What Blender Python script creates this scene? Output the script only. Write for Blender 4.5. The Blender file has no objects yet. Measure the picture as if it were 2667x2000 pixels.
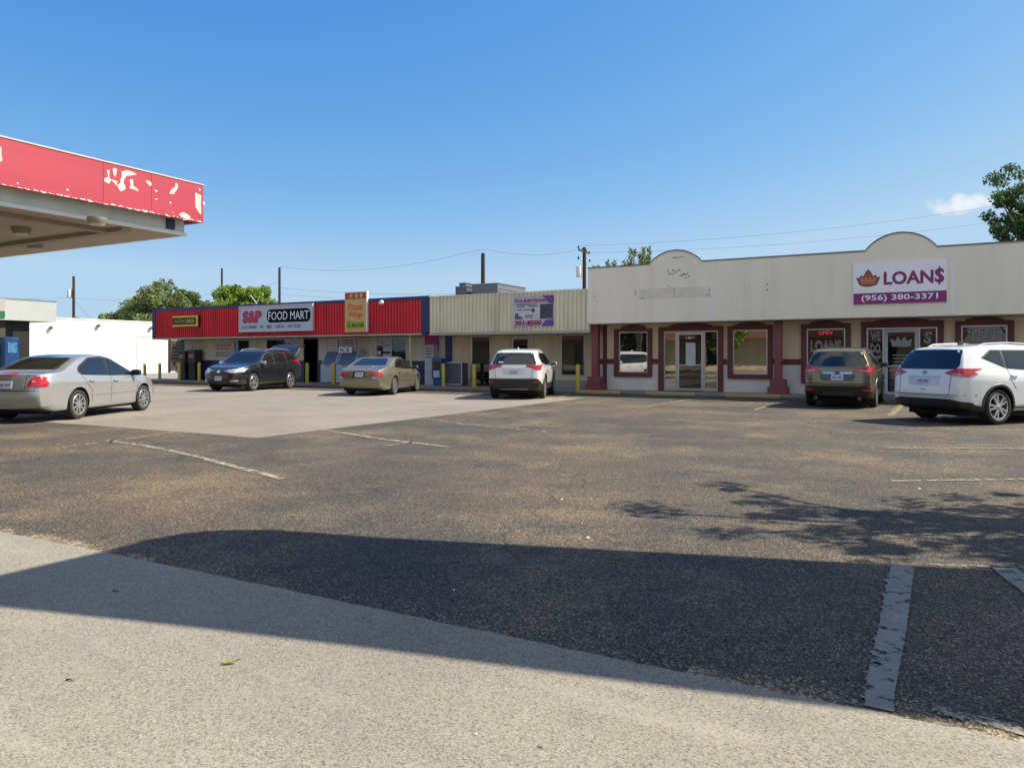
import bpy, bmesh, math, random
import numpy as np
from mathutils import Vector, Matrix
from mathutils.bvhtree import BVHTree
from mathutils.geometry import tessellate_polygon

S = bpy.context.scene
COL = S.collection
R = math.radians
# ------------------------------------------------------------------ camera
YAW = R(28.7); FPX = 1930.0; HZ = 930.0; CX = 1333.5; CAMH = 1.40
cam_d = bpy.data.cameras.new('camera'); cam = bpy.data.objects.new('camera', cam_d); COL.objects.link(cam)
cam.location = (0, 0, CAMH); cam.rotation_euler = (R(90), 0, YAW)
cam_d.sensor_fit = 'HORIZONTAL'; cam_d.sensor_width = 36; cam_d.lens = FPX / 2667 * 36
cam_d.shift_y = -(1000 - HZ) / 2667
cam_d.clip_start = 0.1; cam_d.clip_end = 3000
S.camera = cam
FW = Vector((-math.sin(YAW), math.cos(YAW), 0)); RT = Vector((math.cos(YAW), math.sin(YAW), 0))
# ------------------------------------------------------------------ sun and sky
SUN_EL = R(47)
sd = (RT * 1.0 + FW * 0.10).normalized()                 # horizontal direction towards the sun
SUNV = Vector((sd.x * math.cos(SUN_EL), sd.y * math.cos(SUN_EL), math.sin(SUN_EL)))
sl = bpy.data.lights.new('sun', 'SUN'); sl.energy = 4.9; sl.angle = R(0.53); sl.color = (1.0, 0.91, 0.76)
so = bpy.data.objects.new('sun', sl); COL.objects.link(so)
so.rotation_euler = SUNV.to_track_quat('Z', 'Y').to_euler(); so.location = (20, 10, 40)
W = bpy.data.worlds.new('World'); S.world = W; W.use_nodes = True
nt = W.node_tree; nt.nodes.clear()
def wn(t, **k):
    n = nt.nodes.new(t)
    for a, b in k.items(): setattr(n, a, b)
    return n
sky = wn('ShaderNodeTexSky', sky_type='NISHITA', sun_disc=False)
sky.sun_elevation = SUN_EL; sky.sun_rotation = math.atan2(sd.x, sd.y)
sky.altitude = 0; sky.air_density = 1.0; sky.dust_density = 0.6; sky.ozone_density = 3.0
bg = wn('ShaderNodeBackground'); bg.inputs[1].default_value = 0.15
hs = wn('ShaderNodeHueSaturation'); hs.inputs['Saturation'].default_value = 1.0
# one small fair-weather cloud low in the sky
tc = wn('ShaderNodeTexCoord')
cdir = (FW + RT * ((2500 - CX) / FPX) + Vector((0, 0, (HZ - 533) / FPX))).normalized()
cr = Vector((cdir.y, -cdir.x, 0)).normalized(); cu = cr.cross(cdir).normalized()
def dot(v):
    n = wn('ShaderNodeVectorMath', operation='DOT_PRODUCT'); nt.links.new(tc.outputs['Generated'], n.inputs[0])
    n.inputs[1].default_value = v; return n.outputs['Value']
def mth(op, a, b=None, c=None):
    n = wn('ShaderNodeMath', operation=op)
    for i, x in enumerate((a, b, c)):
        if x is None: continue
        if isinstance(x, (int, float)): n.inputs[i].default_value = x
        else: nt.links.new(x, n.inputs[i])
    return n.outputs[0]
du, dv, df = dot(cr), dot(cu), dot(cdir)
nz = wn('ShaderNodeTexNoise'); nz.inputs['Scale'].default_value = 55; nz.inputs['Detail'].default_value = 5
nt.links.new(tc.outputs['Generated'], nz.inputs['Vector'])
e = mth('ADD', mth('POWER', mth('DIVIDE', du, 0.040), 2.0), mth('POWER', mth('DIVIDE', dv, 0.0125), 2.0))
m = mth('ADD', mth('SUBTRACT', 1.0, e), mth('MULTIPLY', mth('SUBTRACT', nz.outputs['Fac'], 0.5), 2.2))
m = mth('MULTIPLY', m, 0.9); mr = wn('ShaderNodeMapRange', interpolation_type='SMOOTHSTEP'); nt.links.new(m, mr.inputs[0])
mr.inputs[1].default_value = 0.0; mr.inputs[2].default_value = 1.0; mr.inputs[3].default_value = 0; mr.inputs[4].default_value = 0.92
mask = mth('MULTIPLY', mr.outputs[0], mth('GREATER_THAN', df, 0.5))
mx = wn('ShaderNodeMix', data_type='RGBA')
nt.links.new(mask, mx.inputs[0]); nt.links.new(hs.outputs[0], mx.inputs[6]); mx.inputs[7].default_value = (3.5, 3.6, 3.8, 1)
# broken cloud added behind the camera to light the shaded fronts (also in reflections)
nb = wn('ShaderNodeTexNoise'); nb.inputs['Scale'].default_value = 3.2; nb.inputs['Detail'].default_value = 7; nb.inputs['Roughness'].default_value = .6
mpb = wn('ShaderNodeMapping'); mpb.inputs['Scale'].default_value = (1, 1, 2.6); nt.links.new(tc.outputs['Generated'], mpb.inputs[0]); nt.links.new(mpb.outputs[0], nb.inputs['Vector'])
mb = wn('ShaderNodeMapRange', interpolation_type='SMOOTHSTEP'); nt.links.new(nb.outputs['Fac'], mb.inputs[0]); mb.inputs[1].default_value = .40; mb.inputs[2].default_value = .56
bk = wn('ShaderNodeMapRange', interpolation_type='SMOOTHSTEP'); nt.links.new(dot(tuple(-FW)), bk.inputs[0]); bk.inputs[1].default_value = -.05; bk.inputs[2].default_value = .35
mx2 = wn('ShaderNodeMix', data_type='RGBA'); nt.links.new(mth('MULTIPLY', mb.outputs[0], bk.outputs[0]), mx2.inputs[0]); nt.links.new(mx.outputs[2], mx2.inputs[6]); mx2.inputs[7].default_value = (3.3, 3.3, 3.3, 1)
out = wn('ShaderNodeOutputWorld')
sp0 = wn('ShaderNodeSeparateColor'); nt.links.new(sky.outputs[0], sp0.inputs[0]); cb0 = wn('ShaderNodeCombineColor')
for i_, (ref, tgt, pw, mxv) in enumerate(((.34, .107, 1.6, .46), (.57, .33, .9, .66), (1.016, .75, .37, .87))):   # tone of the clear sky, channel by channel
    v_ = mth('MULTIPLY', mth('POWER', mth('MULTIPLY', sp0.outputs[i_], .2612/ref), pw), tgt/.2612)
    nt.links.new(mth('MINIMUM', v_, mxv/.2612), cb0.inputs[i_])
nt.links.new(cb0.outputs[0], hs.inputs['Color']); nt.links.new(mx2.outputs[2], bg.inputs[0]); nt.links.new(bg.outputs[0], out.inputs[0])
S.view_settings.view_transform = 'Standard'; S.view_settings.look = 'None'
S.view_settings.exposure = 0.80; S.view_settings.gamma = 1.0; S.view_settings.use_curve_mapping = False
S.cycles.max_bounces = 8; S.cycles.sample_clamp_indirect = 6

# ------------------------------------------------------------------ helpers: measured places
def ray(px, py):
    return FW + RT * ((px - CX) / FPX) + Vector((0, 0, (HZ - py) / FPX))
def gnd(px, py, z=0.0):
    d = ray(px, py); t = (CAMH - z) / -d.z
    return Vector((d.x * t, d.y * t, z))
def onY(px, py, Y):
    d = ray(px, py); t = Y / d.y
    return (d.x * t, CAMH + d.z * t)
def onX(px, py, X):
    d = ray(px, py); t = X / d.x
    return (d.y * t, CAMH + d.z * t)
def atdepth(px, z, h=0.0):
    d = FW + RT * ((px - CX) / FPX); return Vector((d.x * z, d.y * z, h))
# ------------------------------------------------------------------ materials
def srgb(h):
    h = h.lstrip('#'); o = []
    for i in (0, 2, 4):
        c = int(h[i:i+2], 16) / 255; o.append(c / 12.92 if c <= .04045 else ((c + .055) / 1.055) ** 2.4)
    return tuple(o)
class NT:
    def __init__(s, name):
        s.m = bpy.data.materials.new(name); s.m.use_nodes = True; s.t = s.m.node_tree
        s.b = s.t.nodes['Principled BSDF']; s.tc = s.t.nodes.new('ShaderNodeTexCoord')
        g = s.t.nodes.new('ShaderNodeNewGeometry'); s.pos = g.outputs['Position']; s.obj = s.tc.outputs['Object']
    def n(s, t, **k):
        n = s.t.nodes.new(t)
        for a, b in k.items(): setattr(n, a, b)
        return n
    def l(s, a, b): s.t.links.new(a, b)
    def noise(s, scale, detail=4, rough=.55, vec=None, mapscale=None):
        n = s.n('ShaderNodeTexNoise'); n.inputs['Scale'].default_value = scale; n.inputs['Detail'].default_value = detail
        n.inputs['Roughness'].default_value = rough; v = vec or s.pos
        if mapscale:
            mp = s.n('ShaderNodeMapping'); mp.inputs['Scale'].default_value = mapscale; s.l(v, mp.inputs[0]); v = mp.outputs[0]
        s.l(v, n.inputs['Vector']); return n.outputs['Fac']
    def vor(s, scale, out='Color', feature='F1', vec=None):
        n = s.n('ShaderNodeTexVoronoi', feature=feature); n.inputs['Scale'].default_value = scale
        s.l(vec or s.pos, n.inputs['Vector']); return n.outputs[out]
    def ramp(s, f, stops):
        n = s.n('ShaderNodeValToRGB'); s.l(f, n.inputs[0]); e = n.color_ramp.elements
        while len(e) < len(stops): e.new(.5)
        for i, (p, c) in enumerate(stops):
            e[i].position = p; e[i].color = tuple(c) + (1,) if len(c) == 3 else c
        return n.outputs[0]
    def mix(s, f, a, b, mode='MIX'):
        n = s.n('ShaderNodeMix', data_type='RGBA', blend_type=mode)
        for i, x in ((0, f), (6, a), (7, b)):
            if isinstance(x, (int, float)): n.inputs[i].default_value = x
            elif isinstance(x, tuple): n.inputs[i].default_value = x + (1,) if len(x) == 3 else x
            else: s.l(x, n.inputs[i])
        return n.outputs[2]
    def math(s, op, a, b=0.0):
        n = s.n('ShaderNodeMath', operation=op)
        for i, x in enumerate((a, b)):
            if isinstance(x, (int, float)): n.inputs[i].default_value = x
            else: s.l(x, n.inputs[i])
        return n.outputs[0]
    def bump(s, h, strength=.3, dist=.01):
        n = s.n('ShaderNodeBump'); n.inputs['Strength'].default_value = strength; n.inputs['Distance'].default_value = dist
        s.l(h, n.inputs['Height']); s.l(n.outputs[0], s.b.inputs['Normal'])
    def col(s, c): s.l(c, s.b.inputs['Base Color'])
    def set(s, **k):
        for a, v in k.items(): s.b.inputs[a.replace('_', ' ')].default_value = v
MATS = {}
def mat(name, col, rough=.6, var=.12, vscale=3.0, metallic=0.0, bump=0.0, bscale=60, dirt=None, **k):
    if name in MATS: return MATS[name]
    n = NT(name); c = srgb(col) if isinstance(col, str) else col
    lo = tuple(x * (1 - var) for x in c); hi = tuple(min(1, x * (1 + var)) for x in c)
    cc = n.ramp(n.noise(vscale, 6, .6), [(.3, lo), (.7, hi)])
    if dirt:
        dcol, amt, dsc, mps = dirt
        f = n.ramp(n.noise(dsc, 6, .65, mapscale=mps), [(.5, (0, 0, 0)), (.75, (amt,) * 3)])
        cc = n.mix(f, cc, tuple(srgb(dcol)))
    n.col(cc); n.set(Roughness=rough, Metallic=metallic, **k)
    if bump: n.bump(n.noise(bscale, 5), bump, .01)
    MATS[name] = n.m; return n.m
def emis(name, col, st):
    n = NT(name); n.set(Emission_Color=srgb(col) + (1,), Emission_Strength=st); n.b.inputs['Base Color'].default_value = srgb(col) + (1,)
    MATS[name] = n.m; return n.m
# ------------------------------------------------------------------ objects
def tag(o, label=None, cat=None, group=None, kind=None):
    for k, v in (('label', label), ('category', cat), ('group', group), ('kind', kind)):
        if v: o[k] = v
    return o
def thing(name, label, cat, loc=(0, 0, 0), rotz=0.0, group=None):
    o = bpy.data.objects.new(name, None); o.empty_display_size = .3; COL.objects.link(o)
    o.location = loc; o.rotation_euler = (0, 0, rotz); tag(o, label, cat, group); return o
class B:
    """collects faces, then links them as ONE mesh object"""
    def __init__(s): s.v = []; s.f = []; s.m = []
    def add(s, vs, fs, mi=0):
        n = len(s.v); s.v += [tuple(v) for v in vs]; s.f += [tuple(i + n for i in f) for f in fs]; s.m += [mi] * len(fs); return s
    def box(s, x0, x1, y0, y1, z0, z1, mi=0):
        x0, x1 = sorted((x0, x1)); y0, y1 = sorted((y0, y1)); z0, z1 = sorted((z0, z1))
        vs = [(x, y, z) for z in (z0, z1) for x, y in ((x0, y0), (x1, y0), (x1, y1), (x0, y1))]
        return s.add(vs, [(3, 2, 1, 0), (4, 5, 6, 7), (0, 1, 5, 4), (1, 2, 6, 5), (2, 3, 7, 6), (3, 0, 4, 7)], mi)
    def prism(s, poly, ax, a, b, mi=0):
        """2D polygon (may be concave) extruded along axis ax from a to b. ax='y': poly is (x,z); 'x': (y,z); 'z': (x,y)"""
        def P(p, t): return {'y': (p[0], t, p[1]), 'x': (t, p[0], p[1]), 'z': (p[0], p[1], t)}[ax]
        n = len(poly); tris = tessellate_polygon([[Vector((p[0], p[1], 0)) for p in poly]])
        ar = sum(poly[i][0] * poly[(i+1) % n][1] - poly[(i+1) % n][0] * poly[i][1] for i in range(n))
        vs = [P(p, a) for p in poly] + [P(p, b) for p in poly]; fs = []
        for t in tris:
            t = list(t); c = (poly[t[1]][0]-poly[t[0]][0])*(poly[t[2]][1]-poly[t[0]][1])-(poly[t[1]][1]-poly[t[0]][1])*(poly[t[2]][0]-poly[t[0]][0])
            if (c > 0) != (ar > 0): t.reverse()
            fs.append(tuple(t)); fs.append(tuple(i + n for i in reversed(t)))
        for i in range(n): j = (i + 1) % n; fs.append((j, i, i + n, j + n))
        return s.add(vs, fs, mi)
    def tube(s, pts, r, n=8, mi=0, r1=None):
        pts = [Vector(p) for p in pts]; vs = []; fs = []; k = len(pts)
        for i, p in enumerate(pts):
            t = (pts[min(i+1, k-1)] - pts[max(i-1, 0)]).normalized()
            a = t.cross(Vector((0, 0, 1)) if abs(t.z) < .95 else Vector((1, 0, 0))).normalized(); b = t.cross(a)
            rr = r if r1 is None else r + (r1 - r) * i / max(1, k-1)
            for j in range(n):
                an = 2 * math.pi * j / n; vs.append(p + a * math.cos(an) * rr + b * math.sin(an) * rr)
        for i in range(k-1):
            for j in range(n): fs.append((i*n+j, i*n+(j+1) % n, (i+1)*n+(j+1) % n, (i+1)*n+j))
        fs.append(tuple(range(n-1, -1, -1))); fs.append(tuple((k-1)*n+j for j in range(n)))
        return s.add(vs, fs, mi)
    def lathe(s, prof, n=24, c=(0, 0, 0), ax='z', mi=0):
        vs = []; fs = []; k = len(prof)
        for r, h in prof:
            for j in range(n):
                a = 2*math.pi*j/n; u, v = r*math.cos(a), r*math.sin(a)
                vs.append((c[0]+u, c[1]+v, c[2]+h) if ax == 'z' else (c[0]+u, c[1]+h, c[2]+v))
        for i in range(k-1):
            for j in range(n):
                q = (i*n+j, i*n+(j+1) % n, (i+1)*n+(j+1) % n, (i+1)*n+j); fs.append(q if ax == 'z' else q[::-1])
        return s.add(vs, fs, mi)
    def text(s, t, x, y, z, w, h, bold=0.0, depth=.006, mi=0, shear=0, m=None):
        """lettering fitted to w x h, centred at (x,z) on a wall facing -Y, standing proud of plane y"""
        cu_ = bpy.data.curves.new('lettering', 'FONT'); cu_.body = t; cu_.size = 1; cu_.offset = bold; cu_.shear = shear
        cu_.extrude = 0; cu_.resolution_u = 3; o = bpy.data.objects.new('lettering', cu_); COL.objects.link(o)
        dg = bpy.context.evaluated_depsgraph_get(); me = bpy.data.meshes.new_from_object(o.evaluated_get(dg))
        V_ = [v.co.copy() for v in me.vertices]; F_ = [tuple(p.vertices) for p in me.polygons]
        bpy.data.objects.remove(o); bpy.data.curves.remove(cu_); bpy.data.meshes.remove(me)
        x0, x1 = min(v.x for v in V_), max(v.x for v in V_); y0, y1 = min(v.y for v in V_), max(v.y for v in V_)
        sx = w / (x1-x0); sy = h / (y1-y0)
        vs = [(x + (v.x-(x0+x1)/2)*sx, y-depth, z + (v.y-(y0+y1)/2)*sy) for v in V_]
        if m: vs = [m(v) for v in vs]
        return s.add(vs, F_, mi)
    def build(s, name, mats, parent=None, smooth=False, local=False, bevel=0.0, autos=None):
        me = bpy.data.meshes.new(name); off = Vector((0, 0, 0))
        if parent is not None and not local:
            p = parent
            while p is not None: off += Vector(p.location); p = p.parent
        me.from_pydata([Vector(v) - off for v in s.v], [], s.f)
        if not isinstance(mats, (list, tuple)): mats = [mats]
        for m_ in mats: me.materials.append(m_)
        me.polygons.foreach_set('material_index', s.m)
        if smooth: me.polygons.foreach_set('use_smooth', [True] * len(s.f))
        me.update(); o = bpy.data.objects.new(name, me); COL.objects.link(o)
        if parent is not None: o.parent = parent
        if bevel:
            bm = bmesh.new(); bm.from_mesh(me); bmesh.ops.remove_doubles(bm, verts=bm.verts, dist=1e-5)
            ed = [e_ for e_ in bm.edges if len(e_.link_faces) == 2 and e_.calc_face_angle(0) > .6]
            bmesh.ops.bevel(bm, geom=ed, offset=bevel, segments=2, affect='EDGES', profile=.6); bm.to_mesh(me); bm.free()
        if autos:
            me.polygons.foreach_set('use_smooth', [True] * len(me.polygons)); me.set_sharp_from_angle(angle=R(autos))
        return o
def arc(cx, cz, rx, rz, a0, a1, n):
    return [(cx + rx*math.cos(R(a0+(a1-a0)*i/n)), cz + rz*math.sin(R(a0+(a1-a0)*i/n))) for i in range(n+1)]
def rrect(x0, x1, z0, z1, r, n=5):
    return arc(x1-r, z1-r, r, r, 0, 90, n)+arc(x0+r, z1-r, r, r, 90, 180, n)+arc(x0+r, z0+r, r, r, 180, 270, n)+arc(x1-r, z0+r, r, r, 270, 360, n)
def copy_tree(o, parent=None):
    c = o.copy(); COL.objects.link(c); c.parent = parent
    for ch in list(o.children): copy_tree(ch, c)
    return c

# ------------------------------------------------------------------ ground materials
def asphalt_mat():
    n = NT('worn_asphalt')
    base = n.ramp(n.noise(.35, 5, .6), [(.36, (.046, .046, .046)), (.48, (.066, .061, .055)), (.60, (.092, .076, .060)), (.74, (.135, .106, .076))])
    st = n.n('ShaderNodeSeparateColor'); n.l(n.vor(125), st.inputs[0]); st2 = n.n('ShaderNodeSeparateColor'); n.l(n.vor(66), st2.inputs[0])
    g = n.ramp(st.outputs[0], [(0, (.22,)*3), (.5, (.75,)*3), (.80, (1.45, 1.38, 1.25)), (1, (3.6, 3.2, 2.5))])
    g2 = n.ramp(st2.outputs[1], [(0, (.75,)*3), (.8, (1.05,)*3), (1, (1.5, 1.42, 1.3))])
    c = n.mix(1.0, n.mix(1.0, base, g, 'MULTIPLY'), g2, 'MULTIPLY')
    tan = n.ramp(n.noise(.6, 8, .72), [(.49, (0,)*3), (.72, (.62,)*3)])
    c = n.mix(tan, c, n.mix(1.0, (.21, .160, .100), g, 'MULTIPLY'))
    oil = n.ramp(n.noise(.7, 3, .5, mapscale=(1.0, 1.6, 1.0)), [(.30, (.6,)*3), (.42, (0,)*3)])
    c = n.mix(oil, c, n.mix(1.0, (.040, .041, .044), g, 'MULTIPLY'))
    crack = n.n('ShaderNodeTexVoronoi', feature='DISTANCE_TO_EDGE'); crack.inputs['Scale'].default_value = .28
    wv = n.n('ShaderNodeVectorMath', operation='ADD'); nn = n.n('ShaderNodeTexNoise'); nn.inputs['Scale'].default_value = .9; nn.inputs['Detail'].default_value = 6
    n.l(n.pos, nn.inputs['Vector']); n.l(n.pos, wv.inputs[0]); n.l(nn.outputs['Color'], wv.inputs[1]); n.l(wv.outputs[0], crack.inputs['Vector'])
    cf = n.ramp(crack.outputs['Distance'], [(0, (.75,)*3), (.0035, (.0,)*3)])
    c = n.mix(cf, c, (.02, .018, .016))
    n.col(c); n.set(Roughness=.88, Specular_IOR_Level=.35)
    n.bump(st.outputs[0], .55, .006); return n.m
def concrete_mat(name, base, hi, speck=.5):
    n = NT(name)
    c = n.ramp(n.noise(.5, 7, .65), [(.32, base), (.68, hi)])
    st = n.n('ShaderNodeSeparateColor'); n.l(n.vor(140), st.inputs[0])
    g = n.ramp(st.outputs[0], [(0, (1-speck,)*3), (.22, (.86,)*3), (.7, (1.04,)*3), (1, (1.25, 1.22, 1.15))])
    c = n.mix(1.0, c, g, 'MULTIPLY')
    f = n.ramp(n.noise(115, 3, .6), [(.40, (.84,)*3), (.6, (1.05,)*3)])
    c = n.mix(1.0, c, f, 'MULTIPLY')
    s2 = n.ramp(n.noise(1.3, 5, .6, mapscale=(1, 2.4, 1)), [(.55, (0,)*3), (.8, (.35,)*3)])
    c = n.mix(s2, c, tuple(x*.62 for x in base))
    sp = n.n('ShaderNodeSeparateColor'); n.l(n.vor(6), sp.inputs[0]); sd_ = n.vor(6, 'Distance')
    sv = n.n('ShaderNodeSeparateColor'); n.l(n.vor(56), sv.inputs[0]); pit = n.math('MULTIPLY', n.math('LESS_THAN', n.vor(56, 'Distance'), .19), n.math('GREATER_THAN', sv.outputs[0], .62))
    c = n.mix(n.math('MULTIPLY', pit, speck), c, (.10, .09, .075))
    pale = n.ramp(n.noise(1.1, 6, .7, mapscale=(.5, 2.2, 1)), [(.56, (0,)*3), (.72, (.35,)*3)]); c = n.mix(pale, c, tuple(min(1, x*1.35) for x in hi))
    dots = n.math('MULTIPLY', n.math('LESS_THAN', sd_, .05), n.math('GREATER_THAN', sp.outputs[0], .72))
    c = n.mix(dots, c, (.06, .055, .05))
    n.col(c); n.set(Roughness=.9, Specular_IOR_Level=.3); n.bump(st.outputs[0], .35, .004); return n.m
M_asph = asphalt_mat()
M_conc = concrete_mat('broom_concrete', (.225, .205, .165), (.298, .275, .222), .55)
M_conc2 = concrete_mat('old_concrete_pad', (.205, .180, .150), (.268, .240, .202), .3)
M_walk = concrete_mat('sidewalk_concrete', (.22, .21, .19), (.30, .28, .25), .3)
def paint_mat(name, col, wear):
    n = NT(name); c = n.ramp(n.noise(7, 6, .7), [(.3, tuple(x*.7 for x in col)), (.7, col)]); n.col(c); n.set(Roughness=.75)
    f = n.ramp(n.noise(9, 7, .75), [(wear-.04, (0,)*3), (wear+.04, (1,)*3)]); n.l(f, n.b.inputs['Alpha'])
    return n.m
M_line = paint_mat('worn_line_paint', (.38, .34, .245), .485)
M_lineY = paint_mat('worn_yellow_paint', (.36, .30, .17), .49)
M_lineG = paint_mat('grey_line_paint', (.24, .235, .21), .42)
M_line2 = paint_mat('faint_line_paint', (.34, .30, .22), .50)

# ------------------------------------------------------------------ ground
def sheet(name, poly, z, m, kind='structure', cuts=None):
    b = B(); tris = tessellate_polygon([[Vector((p[0], p[1], 0)) for p in poly]])
    fs = []
    for t in tris:
        a, bb, c = (poly[i] for i in t)
        cr_ = (bb[0]-a[0])*(c[1]-a[1])-(bb[1]-a[1])*(c[0]-a[0]); fs.append(tuple(t) if cr_ > 0 else tuple(reversed(t)))
    b.add([(p[0], p[1], z) for p in poly], fs); o = b.build(name, m)
    if kind: tag(o, kind=kind)
    return o
sheet('ground', [(-700, -500), (700, -500), (700, 900), (-700, 900)], 0, M_asph)
random.seed(5)
edge = [(x, 3.25 + .008*math.sin(x*1.1) + random.uniform(-.010, .010)) for x in np.arange(14, -40, -.09)]
sheet('concrete_apron', [(-40, -30), (14, -30)] + edge, .004, M_conc)
nx = [(x, 9.15 + random.uniform(-.03, .03)) for x in np.arange(-60, -10.2, .6)]
sheet('concrete_pad', nx + [(-10.02, 9.12), (-9.95, 23.2), (-60, 23.4)], .004, M_conc2)
sheet('concrete_path', [(-58, 28.2), (-38.2, 28.2), (-38.2, 44), (-58, 44)], .02, M_walk)
# sidewalk with a real kerb step
wb_ = B(); xs = np.arange(-40.0, 10, 3.05)
for i in range(len(xs)-1): wb_.box(xs[i]+.006, xs[i+1]-.006, 26.95, 29.2, -.05, .10)
wb_.box(-40, xs[-1], 26.96, 29.2, -.05, .088)
tag(wb_.build('sidewalk', M_walk, bevel=.012), kind='structure')
# painted lines
def strip(b, pts, w, z=.009):
    pts = [Vector((p[0], p[1])) for p in pts]; L = []; Rr = []
    for i, p in enumerate(pts):
        t = (pts[min(i+1, len(pts)-1)]-pts[max(0, i-1)]).normalized(); nn_ = Vector((-t.y, t.x)); j = random.uniform(.88, 1.08)
        L.append(p+nn_*w/2*j); Rr.append(p-nn_*w/2*j)
    vs = [(p.x, p.y, z) for p in L+Rr]; n = len(pts)
    b.add(vs, [(i+n, i+1+n, i+1, i) for i in range(n-1)])
def seg(a, bq, n=14):
    a = gnd(*a); bq = gnd(*bq); return [a.lerp(bq, i/n) for i in range(n+1)]
def pl(pts, w, m, zz=.009):
    b = B(); out_ = []
    for i in range(len(pts)-1): out_ += seg(pts[i], pts[i+1], 10)[(1 if i else 0):]
    strip(b, out_, w, zz); tag(b.build('parking_line', m), kind='structure')
pl([(277, 1148), (385, 1163), (500, 1187), (610, 1216), (735, 1248)], .11, M_line)
pl([(122, 1170), (289, 1150), (452, 1127)], .10, M_line2)
pl([(841, 1120), (1000, 1145), (1170, 1165)], .11, M_line)
pl([(1000, 1163), (1075, 1152)], .09, M_line2)
pl([(1103, 1091), (1210, 1105), (1423, 1124)], .10, M_line2)
pl([(1676, 1061), (1845, 1033)], .10, M_line)
pl([(1435, 1048), (1485, 1022)], .10, M_lineY)
pl([(1965, 1068), (2050, 1046)], .10, M_line)
pl([(2267, 1167), (2667, 1170), (2900, 1171)], .10, M_line2)
pl([(2310, 1168), (2900, 1171)], .05, M_line, .012)
pl([(2321, 1254), (2667, 1249), (2900, 1246)], .07, M_line)
pl([(2300, 1118), (2900, 1122)], .09, M_line2)
pl([(2318, 1084), (2355, 1048)], .16, M_lineY)
pl([(350, 1087), (505, 1076)], .12, M_line2)
# broad grey bay line close to the apron and its faint crossings
random.seed(8)
wl = [gnd(*p) for p in ((2352, 1474), (2338, 1560), (2325, 1640), (2312, 1700), (2300, 1760), (2292, 1800), (2290, 1850))]
strip_b = B(); wp_ = [a.lerp(c, k/26) for a, c in zip(wl, wl[1:]) for k in range(26)] + [wl[-1]]; vs_ = []
for i_, p_ in enumerate(wp_):
    w_ = .135-.03*i_/len(wp_); vs_ += [(p_.x-w_*.5-random.uniform(0, .03)*(random.random() < .4), p_.y, .009), (p_.x+w_*.5+random.uniform(-.004, .003), p_.y, .009)]
strip_b.add(vs_, [(2*i_+2, 2*i_+3, 2*i_+1, 2*i_) for i_ in range(len(wp_)-1)])
tag(strip_b.build('parking_line', M_lineG), kind='structure')
pl([(2346, 1838), (2440, 1852), (2560, 1880), (2720, 1925)], .07, M_line2)
pl([(2370, 1472), (2667, 1480)], .05, M_line2)
pl([(2610, 1478), (2720, 1560)], .16, M_lineG)
# tan grit swept up against the apron
def grit_mat():
    n = NT('tan_grit'); st = n.n('ShaderNodeSeparateColor'); n.l(n.vor(85), st.inputs[0])
    n.col(n.ramp(st.outputs[0], [(0, (.05, .042, .034)), (.45, (.15, .115, .075)), (1, (.42, .33, .22))])); n.set(Roughness=.95)
    sp = n.n('ShaderNodeSeparateXYZ'); n.l(n.pos, sp.inputs[0]); d = n.math('MULTIPLY', n.math('SUBTRACT', sp.outputs[1], 3.24), 1.15)
    f = n.math('SUBTRACT', n.noise(3.5, 7, .75), d); n.l(n.ramp(f, [(.34, (0,)*3), (.52, (1,)*3)]), n.b.inputs['Alpha']); n.bump(st.outputs[1], .5, .006); return n.m
sheet('dirt_strip', [(-14, 3.235), (-4.6, 3.235), (-4.6, 3.75), (-14, 3.75)], .0025, grit_mat())
sheet('dirt_strip', [(-.9, 3.235), (4, 3.235), (4, 3.7), (-.9, 3.55)], .0025, bpy.data.materials['tan_grit'])
# loose gravel where the asphalt meets the apron
g = B(); random.seed(11)
for i in range(1500):
    x = random.uniform(-.7, 3.0) if i % 3 else random.uniform(-12, 3); y = 3.29 + abs(random.gauss(0, .06)) * (1.5 if x > -.5 else .8); r = random.uniform(.003, .009)
    vs = [(x+r*random.uniform(.7, 1.3)*math.cos(a), y+r*math.sin(a), .002) for a in (0, 1.57, 3.14, 4.71)] + [(x, y, r*.9)]
    g.add(vs, [(0, 1, 4), (1, 2, 4), (2, 3, 4), (3, 0, 4)], i % 2)
tag(g.build('gravel', [mat('gravel_tan', (.30, .24, .16), .9), mat('gravel_grey', (.2, .19, .17), .9)]), 'loose tan gravel along the edge of the foreground concrete', 'gravel', kind='stuff')
# ------------------------------------------------------------------ building materials
STREAK = (1.2, 1.2, .12)
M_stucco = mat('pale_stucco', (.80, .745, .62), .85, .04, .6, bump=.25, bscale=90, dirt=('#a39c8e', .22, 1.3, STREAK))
M_beige = mat('beige_stucco', (.70, .56, .36), .85, .07, 1.2, bump=.25, bscale=80, dirt=('#7d7060', .4, 1.5, STREAK))
M_wain = mat('grey_wainscot', (.60, .58, .53), .8, .07, 1.5, bump=.2)
M_maroon = mat('maroon_trim', (.12, .024, .030), .6, .15, 3, dirt=('#5a3a3c', .4, 3, STREAK))
M_maroon2 = mat('rosy_pillar', (.21, .055, .065), .65, .15, 3, dirt=('#6e4a4c', .5, 3, STREAK))
M_red = mat('red_ribbed_steel', (.60, .018, .034), .42, .14, .8, dirt=('#5d1a20', .5, 1.0, STREAK))
M_navy = mat('navy_trim', (.014, .024, .10), .45, .15, 2)
M_cream = mat('cream_ribbed_steel', (.72, .67, .50), .5, .08, 1.0, dirt=('#7c7868', .5, 1.2, STREAK))
M_siding = mat('grey_siding', (.60, .55, .48), .6, .07, 1.2, dirt=('#6c665e', .5, 1.2, STREAK))
M_tan = mat('tan_wall', (.66, .53, .35), .8, .08, 1.3, bump=.2, dirt=('#6c6250', .4, 1.3, STREAK))
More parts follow.
